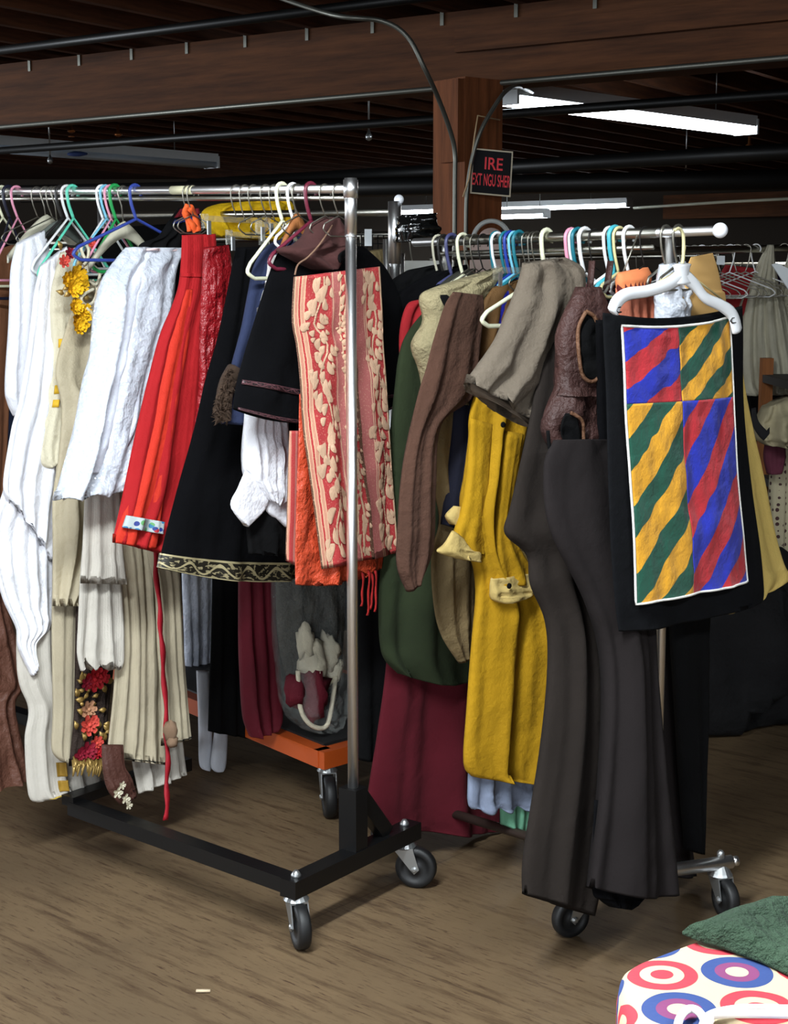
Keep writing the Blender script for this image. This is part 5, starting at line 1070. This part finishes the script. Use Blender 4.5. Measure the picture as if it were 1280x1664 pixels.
for px, m, r, lb, _ in HB: hanger(lb, plB(px), m, r, .085, None, w=.06, sl=.03, hook=.021, rail_r=.0122)
for px, lb in ((762, 'wire hook right of the big cream one'), (772, 'wire hook before the pinkish board'), (785, 'dark bent wire hook before the pinkish board'), (856, 'wire hook right of the blue bunch'), (872, 'thin bright wire hook left of the thick cream one'), (965, 'dark wire hook right of the thick white one'), (1048, 'dark twisted wire hook over the orange cuff'), (1082, 'bone coloured round hook just right of the chrome upright'), (1102, 'pale ring hook nearest the rail end')):
    hanger(lb, plB(px), M_wire if 'dark' not in lb else M_bwire, .0018 if px < 1080 else .003, .07, None, w=.06, sl=.03, rail_r=.0122)
hanger('pale yellow hanger with its rounded tip bare beside the blue blouse', plB(888), P_cream, .0056, .085, (783, 512), rail_r=.0122)
hanger('clear clip hanger behind the taupe tunic', plB(866), K['tinted'], .0017, .1, (806, 446), clip=1, rail_r=.0122)
hanger('teal blue hanger arm showing under the sheepskin vest', plB(806), P_teal, .0046, .1, (757, 476), rail_r=.0122)
T = thing('clip_hanger', 'clear plastic hanger end curling out left of the orange cuff', 'hanger', hit(plB(1040)[0], n2, 985, 470)); mb = MB()
mb.tube(smooth_path([hit(plB(1040)[0], n2, x, y) for x, y in ((1010, 448), (994, 455), (976, 464), (973, 472), (982, 475), (988, 466), (994, 462))]), .0032, 8); mb.build('arm', K['tinted'], T)
mb = MB(); mb.tube([hit(plB(1040)[0], n2, 1010, 448), plB(1040)[0] + Z * .012], .002, 8); mb.build('hook', M_wire, T)
# ================================================================== background
# far rack on the right with tulle petticoats
X = V((1, 0, 0))
def plX(p): return (V(p), V((0, -1, 0)), X)
YD = 6.2
rd0 = atY(1060, 408, YD - .3); rd1 = atY(1330, 402, YD + .3)
RD = thing('garment_rack', 'dim far garment rack at the right edge under the tulle petticoats', 'garment rack', V((rd1.x, rd1.y, 0)))
dd = (rd1 - rd0).normalized(); mb = MB(); mb.tube([rd0 - dd * 1.0, rd1 + dd * .8], .016, 12); mb.build('rail', M_dchrome, RD)
for q in (rd0 - dd * .95, rd1 + dd * .75): mb = MB(); mb.tube([V((q.x, q.y, .02)), q], .015, 12); mb.bar(V((q.x, q.y - .28, .04)), V((q.x, q.y + .28, .04)), .05, .05); mb.build('upright', M_blk, RD)
def plD(px, dz=0):
    y = 408 - (px - 1060) * 6 / 270; p = atY(px, y, YD + (px - 1200) * .0018); return (p, V((-.15, -.99, 0)).normalized(), V((.99, -.15, 0)).normalized())
tulle = cloth('tulle', (176, 170, 150), rough=.95, var=.1, pleat=22, pstr=.35, wr=.5)
c, o = G('tulle_petticoat', 'pointed beige tulle petticoat hanging at the upper right', 'petticoat', plD(1250), [(1246, 398, 1257, 398), (1232, 425, 1260, 430), (1214, 462, 1266, 466), (1196, 500, 1276, 500), (1184, 560, 1290, 560), (1184, 620, 1300, 620), (1196, 642, 1300, 640)], tulle, seed=120, nf=5, fa=.03, th=.14, fw=.02)
c, o = G('tulle_petticoat', 'second beige tulle petticoat cut by the right edge of the photo', 'petticoat', plD(1285), [(1284, 400, 1296, 400), (1262, 480, 1330, 480), (1248, 560, 1350, 560), (1244, 632, 1350, 632)], tulle, seed=121, nf=5, fa=.03, th=.1, fw=.02)
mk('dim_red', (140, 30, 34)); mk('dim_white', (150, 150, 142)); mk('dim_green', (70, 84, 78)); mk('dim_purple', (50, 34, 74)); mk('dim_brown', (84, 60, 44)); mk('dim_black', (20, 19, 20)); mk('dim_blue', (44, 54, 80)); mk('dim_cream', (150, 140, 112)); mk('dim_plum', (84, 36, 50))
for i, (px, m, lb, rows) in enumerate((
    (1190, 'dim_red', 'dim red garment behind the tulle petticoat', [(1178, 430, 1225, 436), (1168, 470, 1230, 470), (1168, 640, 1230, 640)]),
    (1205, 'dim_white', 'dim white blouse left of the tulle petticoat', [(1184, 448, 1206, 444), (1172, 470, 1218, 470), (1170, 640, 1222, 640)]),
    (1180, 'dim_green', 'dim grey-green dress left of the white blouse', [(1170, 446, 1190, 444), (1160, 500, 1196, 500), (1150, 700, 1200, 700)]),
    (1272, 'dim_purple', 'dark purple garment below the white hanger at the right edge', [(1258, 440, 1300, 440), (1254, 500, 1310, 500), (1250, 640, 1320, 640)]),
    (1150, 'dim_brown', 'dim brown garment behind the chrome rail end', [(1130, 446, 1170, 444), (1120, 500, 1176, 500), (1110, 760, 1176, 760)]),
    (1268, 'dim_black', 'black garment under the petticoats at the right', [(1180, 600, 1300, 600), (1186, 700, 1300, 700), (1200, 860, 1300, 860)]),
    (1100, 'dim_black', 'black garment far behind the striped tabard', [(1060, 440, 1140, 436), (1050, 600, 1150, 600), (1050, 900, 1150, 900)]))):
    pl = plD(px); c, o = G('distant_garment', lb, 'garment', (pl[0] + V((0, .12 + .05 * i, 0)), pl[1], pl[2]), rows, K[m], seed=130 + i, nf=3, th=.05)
for i, px in enumerate((1092, 1112, 1128, 1140, 1160, 1172, 1186, 1198, 1212, 1228, 1274)):
    pl = plD(px); hanger('small dim hook on the far right rack, %s' % ('number %d from the left' % (i + 1) if 0 else ['above the card cover', 'above the card cover, right one', 'just past the rail end', 'second past the rail end', 'third past the rail end', 'left of the white paper tag', 'above the white paper tag', 'right of the white paper tag', 'before the tulle petticoat', 'touching the tulle petticoat', 'at the right edge over the purple garment'][i]), pl, M_wire if i % 3 else P_white, .0026, .09, None, w=.18, sl=.07, rail_r=.016, flip=(1 if i % 2 else -1))
mb = MB(); p = atY(1171, 423, YD - .1); mb.box(p, X, V((0, 1, 0)), Z, .03, .003, .035); tag(mb.build('paper_tag', M_white, smooth=False), 'small white paper tag on the far right rack', 'tag')
T = thing('wide_hanger', 'broad white moulded hanger entering at the right edge', 'hanger', atY(1268, 440, YD - .35)); mb = MB(); P = [atY(x, y, YD - .35) for x, y in ((1254, 430), (1262, 427), (1330, 462), (1330, 500), (1282, 472))]; Q = [p + V((0, .012, 0)) for p in P]
mb.add(P + Q, [(0, 1, 2, 3, 4), (9, 8, 7, 6, 5)] + [(i, i + 5, (i + 1) % 5 + 5, (i + 1) % 5) for i in range(5)]); flat(mb.build('arm', M_white, T))
mb = MB(); mb.tube(smooth_path([atY(x, y, YD - .345) for x, y in ((1330, 462), (1322, 430), (1326, 400), (1338, 402))]), .003); mb.build('hook', M_wire, T)
# shelf unit behind right
SH = thing('wooden_shelf', 'wooden shelf frame at the right edge behind the spotted dress', 'shelf', V((atY(1276, 900, 5.9).x, 5.9, 0)))
xs0 = atY(1273, 1180, 5.6).x; mo = wood('shelf_wood', (120, 74, 40), (160, 100, 58), (0, 0, 1), 3)
for y in (5.6, 6.15):
    for x in (xs0 + .02, xs0 + .9): mb = MB(); mb.box((x, y, .6), X, V((0, 1, 0)), Z, .045, .045, 1.2); mb.build('post', mo, SH, smooth=False)
for z in (.28, .72, 1.12): mb = MB(); mb.box((xs0 + .46, 5.88, z), X, V((0, 1, 0)), Z, .92, .6, .03); mb.build('shelf_board', plain('dark_board', (54, 50, 46), .8), SH, smooth=False)
pl = plX((0, 5.45, 0))
def spots():
    t = NT('spotted_cotton'); ob = t.n('ShaderNodeTexCoord').outputs['Object']; vo = t.n('ShaderNodeTexVoronoi', feature='F1'); vo.inputs['Scale'].default_value = 42; vo.inputs['Randomness'].default_value = .35; t.l(ob, vo.inputs['Vector'])
    c = t.mix(t.math('LESS_THAN', vo.outputs['Distance'], .30), lin((168, 158, 130)), lin((60, 34, 34))); t.surf(t.pr(c, .9).outputs[0]); return t.m
G('spotted_dress', 'cream dress with small dark spots in tiers at the right edge', 'dress', pl, [(1254, 690, 1300, 690), (1248, 800, 1310, 800), (1240, 940, 1310, 940), (1236, 1000, 1310, 1000), (1240, 1070, 1312, 1072)], spots(), seed=140, nf=4, fa=.02, th=.1)
G('plum_blouse', 'dull plum blouse bunched above the spotted dress', 'blouse', plX((0, 5.36, 0)), [(1246, 706, 1272, 704), (1240, 740, 1276, 740), (1246, 770, 1270, 768)], K['dim_plum'], seed=141, th=.08, fw=.02)
c = Cloth(plX((0, 5.3, 0)), [(1238, 660, 1300, 640), (1224, 690, 1310, 680), (1226, 712, 1310, 706), (1240, 722, 1310, 724)], th=.22, nf=2, fa=.03, fw=.05, seed=142); tag(c.mesh().build('cream_bundle', K['dim_cream']), 'bundle of cream cloth below the tulle petticoats', 'cloth')
G('dark_strap', 'dark looped straps dangling against the buff cloth edge', 'strap', plX((0, 4.9, 0)), [(1220, 664, 1228, 662), (1222, 690, 1232, 684), (1232, 708, 1246, 700), (1240, 716, 1250, 704)], K['dim_black'], seed=143, nf=1, fa=.002, th=.012)
mb = MB(); g = random.Random(8)
c0 = atZ(1190, 1205, .02); 
for i, (dx, dy, z, r) in enumerate(((0, 0, .2, .3), (.2, .08, .16, .26), (-.2, .1, .22, .28), (.05, .2, .36, .26), (-.12, .2, .46, .22))):
    mb.blob(c0 + V((dx, .3 + dy, z)), r, (1, .8, 1.15), nz=.5, seed=i, n=28, m=18)
for v in mb.v: v.z = max(v.z, .01)
tag(mb.build('black_cloth_pile', cloth('pile_black', (20, 19, 20), rough=.95, wr=1., wrs=7)), 'heap of black cloth on the floor at the right, behind the striped tabard', 'cloth pile')
# dim racks of clothes standing across the back of the aisle
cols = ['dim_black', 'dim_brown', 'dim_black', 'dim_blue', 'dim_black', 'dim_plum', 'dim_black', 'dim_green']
def backrack(label, a, b, z, n, lab, top=.10, low=.55, seed=0, mats=cols, hooks=True):
    a = V((a[0], a[1], 0)); b = V((b[0], b[1], 0)); d = (b - a).normalized(); L_ = (b - a).length
    R = thing('garment_rack', label, 'garment rack', a); mb = MB(); mb.tube([a + Z * z, b + Z * z], .014, 10); mb.build('rail', M_dchrome, R)
    for q in (a, b):
        mb = MB(); mb.tube([q + Z * .1, q + Z * z], .014, 10); mb.build('upright', M_dchrome, R)
        mb = MB(); sd = V((-d.y, d.x, 0)); mb.bar(q - sd * .28 + Z * .08, q + sd * .28 + Z * .08, .05, .05); mb.build('end_bar', M_blk, R, smooth=False)
    g = random.Random(seed); nd = d if d.y < 0 else -d
    sd = V((-nd.y, nd.x, 0)); words_ = ['first', 'second', 'third', 'fourth', 'fifth', 'sixth', 'seventh', 'eighth', 'ninth', 'tenth', 'eleventh', 'twelfth', 'thirteenth', 'fourteenth']
    for i in range(n):
        p = a + d * (L_ * (i + .5) / n) + Z * z; m = mats[(i + seed) % len(mats)]; w = g.uniform(.17, .24); h = g.uniform(low, low + .6)
        c = Cloth.__new__(Cloth); c.p0 = p; c.n = nd; c.w = sd; c.th = .06; c.nf = 3; c.fa = .012; c.fw = .01; c.seed = seed * 20 + i; c.a0 = .3; c.topth = .6; c.hem = 0; c.taper = 0
        c.L = [p - Z * (top + .02) - sd * .05, p - Z * (top + .09) - sd * w, p - Z * (top + .4) - sd * w * 1.05, p - Z * (top + h) - sd * w * 1.2]; c.R = [q - (q - p).dot(sd) * 2 * sd for q in c.L]
        c.bow = [0, 0, 0, 0]; c.ph = [g.uniform(0, 6) for _ in range(6)]
        cn = {'dim_black': 'black', 'dim_brown': 'brown', 'dim_blue': 'dull blue', 'dim_plum': 'plum', 'dim_green': 'grey-green', 'dim_red': 'red', 'dim_white': 'off-white', 'dim_cream': 'cream'}[m]
        tag(c.mesh(M=14, N=16).build('distant_garment', K[m]), '%s garment %s from the near end of %s' % (cn, words_[i] if True else '', lab), 'garment', 'clothes on ' + lab)
        if hooks: hanger('wire hook over the %s garment on %s' % (words_[i], lab), (p, nd, sd), M_wire, .002, top, None, w=.12, sl=.04, rail_r=.014, group='hooks on ' + lab)
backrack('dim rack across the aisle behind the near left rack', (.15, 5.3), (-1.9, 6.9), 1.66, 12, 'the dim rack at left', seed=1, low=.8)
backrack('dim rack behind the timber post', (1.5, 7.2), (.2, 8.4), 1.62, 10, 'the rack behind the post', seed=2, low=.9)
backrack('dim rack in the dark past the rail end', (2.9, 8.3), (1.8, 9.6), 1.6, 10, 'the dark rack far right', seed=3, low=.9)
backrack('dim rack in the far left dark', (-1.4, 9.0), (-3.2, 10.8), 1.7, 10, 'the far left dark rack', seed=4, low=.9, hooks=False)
# plastic cover, white box, wire grid by the timber post
c, o = G('plastic_cover', 'crumpled black clear plastic cover glinting left of the timber post', 'plastic cover', plC(668), [(652, 350, 706, 346), (650, 372, 706, 370), (652, 394, 704, 392)], plain('black_film', (14, 15, 15), .08, 0., 1., bump=0), seed=150, nf=6, fa=.012, fw=.05, th=.1)
mb = MB(); a = atY(678, 440, 5.0); mb.box(a - Z * .2, X, V((0, 1, 0)), Z, .16, .3, .46); tag(mb.build('white_box', plain('box_grey', (176, 176, 170), .7), smooth=False), 'pale grey box top seen left of the chrome rack', 'box')
WG = thing('wire_grid', 'black wire grid panel between the two chrome posts', 'grid panel', atY(604, 470, 5.1)); mb = MB()
for i in range(9): mb.tube([atY(560 + i * 9, 382, 5.1), atY(560 + i * 9, 470, 5.1)], .002, 6)
for i in range(7): mb.tube([atY(556, 382 + i * 14, 5.1), atY(636, 382 + i * 14, 5.1)], .002, 6)
mb.build('bars', M_blk, WG)
mb = MB(); mb.box(atY(598, 386, 4.7), X, V((0, 1, 0)), Z, .022, .002, .05); mb.build('paper', M_white, WG, smooth=False)
G('olive_cloth', 'olive cloth hung on the wire grid between the chrome posts', 'cloth', plC(606), [(600, 408, 620, 404), (592, 424, 626, 424), (596, 444, 622, 444)], cloth('olive', (104, 90, 60)), seed=151, th=.05)
# second slim chrome upright left of rack C post
# sewing/fan object on the post
FN = thing('round_fan', 'pale round fan rim and pinkish board behind the chrome rail, before the timber post', 'fan', atY(798, 440, 6.4))
mb = MB(); ce = atY(798, 392, 6.4); mb.tube([ce + X * (.075 * math.cos(a)) + Z * (.082 * math.sin(a)) for a in [2 * PI * i / 36 for i in range(36)]], .0095, 10, closed=True); mb.build('rim', plain('fan_grey', (170, 172, 168), .5), FN)
mb = MB(); mb.lathe(ce + V((0, .02, 0)), V((0, 1, 0)), [(.055, 0), (.055, .02), (.02, .04)], 24); mb.build('hub', plain('fan_pink', (186, 160, 150), .7), FN)
mb = MB(); mb.box(atY(795, 428, 6.35), X, V((0, 1, 0)), Z, .16, .02, .16); mb.lathe(atY(794, 409, 6.33), V((0, -1, 0)), [(.008, 0), (.008, .006)], 8); mb.build('board', plain('board_pink', (190, 166, 156), .7), FN, smooth=False)
# ------------------------------------------------------------------ ironing board with towel and cord
def board_mat():
    t = NT('ring_print'); co = t.n('ShaderNodeTexCoord').outputs['UV']; sx = t.n('ShaderNodeSeparateXYZ'); t.l(co, sx.inputs[0]); x, y = sx.outputs[0], sx.outputs[1]
    yr = t.math('FLOOR', y); xo = x
    fx = t.math('SUBTRACT', t.math('FRACT', xo), .5); fy = t.math('SUBTRACT', t.math('FRACT', y), .5)
    d = t.math('SQRT', t.math('ADD', t.math('MULTIPLY', fx, fx), t.math('MULTIPLY', fy, fy)))
    cb = t.n('ShaderNodeCombineXYZ'); t.l(t.math('ADD', t.math('FLOOR', xo), 3.37), cb.inputs[0]); t.l(yr, cb.inputs[1])
    wn = t.n('ShaderNodeTexWhiteNoise', noise_dimensions='2D'); t.l(cb.outputs[0], wn.inputs['Vector']); r = wn.outputs['Value']
    par = t.math('FRACT', t.math('MULTIPLY', t.math('ADD', t.math('FLOOR', xo), yr), .5)); isb = t.math('GREATER_THAN', par, .25)
    RED_ = lin((158, 30, 44)); BLUE = lin((20, 46, 98)); PUR = lin((98, 34, 78)); CR = lin((166, 150, 120))
    outer = t.mix(isb, t.mix(t.math('GREATER_THAN', r, .75), RED_, PUR), BLUE)
    midc = t.mix(isb, t.mix(t.math('GREATER_THAN', r, .6), CR, BLUE), t.mix(t.math('GREATER_THAN', r, .5), RED_, PUR)); inner = t.mix(t.math('GREATER_THAN', r, .35), RED_, CR)
    c = t.mix(t.math('LESS_THAN', d, .47), CR, outer); c = t.mix(t.math('LESS_THAN', d, .29), c, midc); c = t.mix(t.math('LESS_THAN', d, .15), c, inner)
    p = t.pr(c, .8); t.l(t.bump(t.noise(t.n('ShaderNodeTexCoord').outputs['Object'], 200, 2), .2, .001), p.inputs['Normal']); t.surf(p.outputs[0]); return t.m
zB = .90
def bp(x, y): return atZ(x, y, zB)
# outline of the top: a tapering nose pointing left
tip_pts = [(1345, 1475), (1270, 1486), (1200, 1502), (1130, 1526), (1060, 1552), (1022, 1568), (1008, 1582), (1002, 1604), (1006, 1632), (1016, 1668), (1050, 1730), (1120, 1800), (1345, 1860)]
top = [bp(x, y) for x, y in tip_pts]
IB = thing('ironing_board', 'ironing board with a cream cover printed with red and blue rings', 'ironing board', V((sum(p.x for p in top) / len(top), sum(p.y for p in top) / len(top), 0)))
sm_ = smooth_path(top, 5); k = len(sm_)
cen = bp(1230, 1640); U1 = (bp(1160, 1580) - bp(1060, 1582)); U1.normalize(); U2 = V((-U1.y, U1.x, 0))
def uvb(p, dz=0): q = p - bp(1075, 1590); s_ = .066; return (q.dot(U1) / s_ + .5, q.dot(U2) / s_ - dz / s_ + .5)
mb = MB(); vs = []; uv = []
rings = [(0, 0), (.0, .0), ]
prof = [(.0, .004), (.35, .005), (.7, .004), (.93, .002), (.985, -.004), (1.0, -.016), (1.0, -.045), (.98, -.052)]
for f, dz in prof:
    for p in sm_:
        q = cen.lerp(p, f) if f > 0 else V(cen); 
        ex_ = (p - cen).normalized() * 0
        vs.append(q + Z * dz); e = uvb(q); o_ = (p - cen).normalized() * (max(0, -dz)); e2 = uvb(q + o_); uv.append(e2)
fs = [(i * k + a, (i + 1) * k + a, (i + 1) * k + (a + 1) % k, i * k + (a + 1) % k) for i in range(len(prof) - 1) for a in range(k)]
fs.append(tuple((len(prof) - 1) * k + a for a in range(k)))
mb.add(vs, fs, 0, uv); mb.build('cover', board_mat(), IB)
for x, y in ((.55, .95), (1.05, 1.35)):
    pass
c_ = V((cen.x, cen.y, 0)); ax = U1
for s_ in (-1, 1):
    mb = MB(); mb.tube([c_ + ax * (.02 * s_) + U2 * .1 * s_ + Z * (zB - .05), c_ + ax * .45 * s_ + U2 * .06 + Z * .03], .011, 10); mb.build('leg', M_white, IB)
    mb = MB(); mb.tube([c_ + ax * .45 * s_ - U2 * .16 + Z * .012, c_ + ax * .45 * s_ + U2 * .2 + Z * .012], .011, 10); mb.build('foot', M_white, IB)
# towel
tw = [(1108, 1520), (1150, 1508), (1210, 1488), (1290, 1466), (1360, 1452), (1360, 1625), (1290, 1592), (1240, 1568), (1180, 1546), (1135, 1532)]
tp = smooth_path([atZ(x, y, zB + .006) for x, y in tw] + [atZ(tw[0][0], tw[0][1], zB + .006)], 4)[:-1]; tc = atZ(1270, 1530, zB + .006); n_ = len(tp); mb = MB(); vs = []
N_ = 14
for lv in (0, 1):
    for i in range(N_ + 1):
        f = i / N_
        for p in tp:
            q = tc.lerp(p, f); h = .010 + .012 * noise.noise(V((q.x * 9, q.y * 9, 1))) + .006 * noise.noise(V((q.x * 30, q.y * 30, 4))); e = max(0, 1 - f ** 8)
            vs.append(q + Z * ((h + .008) * (e * .8 + .2) if lv == 0 else .001))
fs = []; O = (N_ + 1) * n_
for i in range(N_):
    for a in range(n_):
        b = (a + 1) % n_; fs += [(i * n_ + a, (i + 1) * n_ + a, (i + 1) * n_ + b, i * n_ + b), (O + i * n_ + a, O + i * n_ + b, O + (i + 1) * n_ + b, O + (i + 1) * n_ + a)]
fs += [(N_ * n_ + a, O + N_ * n_ + a, O + N_ * n_ + (a + 1) % n_, N_ * n_ + (a + 1) % n_) for a in range(n_)]
mb.add(vs, fs); tag(mb.build('green_towel', cloth('terry_green', (44, 62, 46), rough=1, var=.3, bump=1., bs=300, wr=.9, wrs=60)), 'folded dark green terry towel lying on the ironing board', 'towel')
mb = MB(); cw_ = [(1100, 1672), (1104, 1655), (1114, 1642), (1128, 1640), (1140, 1650), (1146, 1668), (1140, 1672), (1150, 1652), (1180, 1642), (1230, 1638), (1330, 1642)]
mb.tube(smooth_path([atZ(x, y, zB + .012) for x, y in cw_], 6), .0035, 8); mb.tube(smooth_path([atZ(x, y, zB + .014) for x, y in ((1140, 1690), (1152, 1662), (1172, 1648), (1330, 1650))], 6), .0035, 8)
tag(mb.build('power_cord', plain('cord_white', (232, 232, 228), .5)), 'white cord curling over the front of the ironing board', 'cord')
q = atZ(330, 1610, .004); mb = MB(); mb.box(q, X, V((0, 1, 0)), Z, .03, .008, .004); tag(mb.build('straw_scrap', plain('scrap', (200, 180, 150), .8)), 'tiny pale scrap on the floor at lower left', 'scrap')
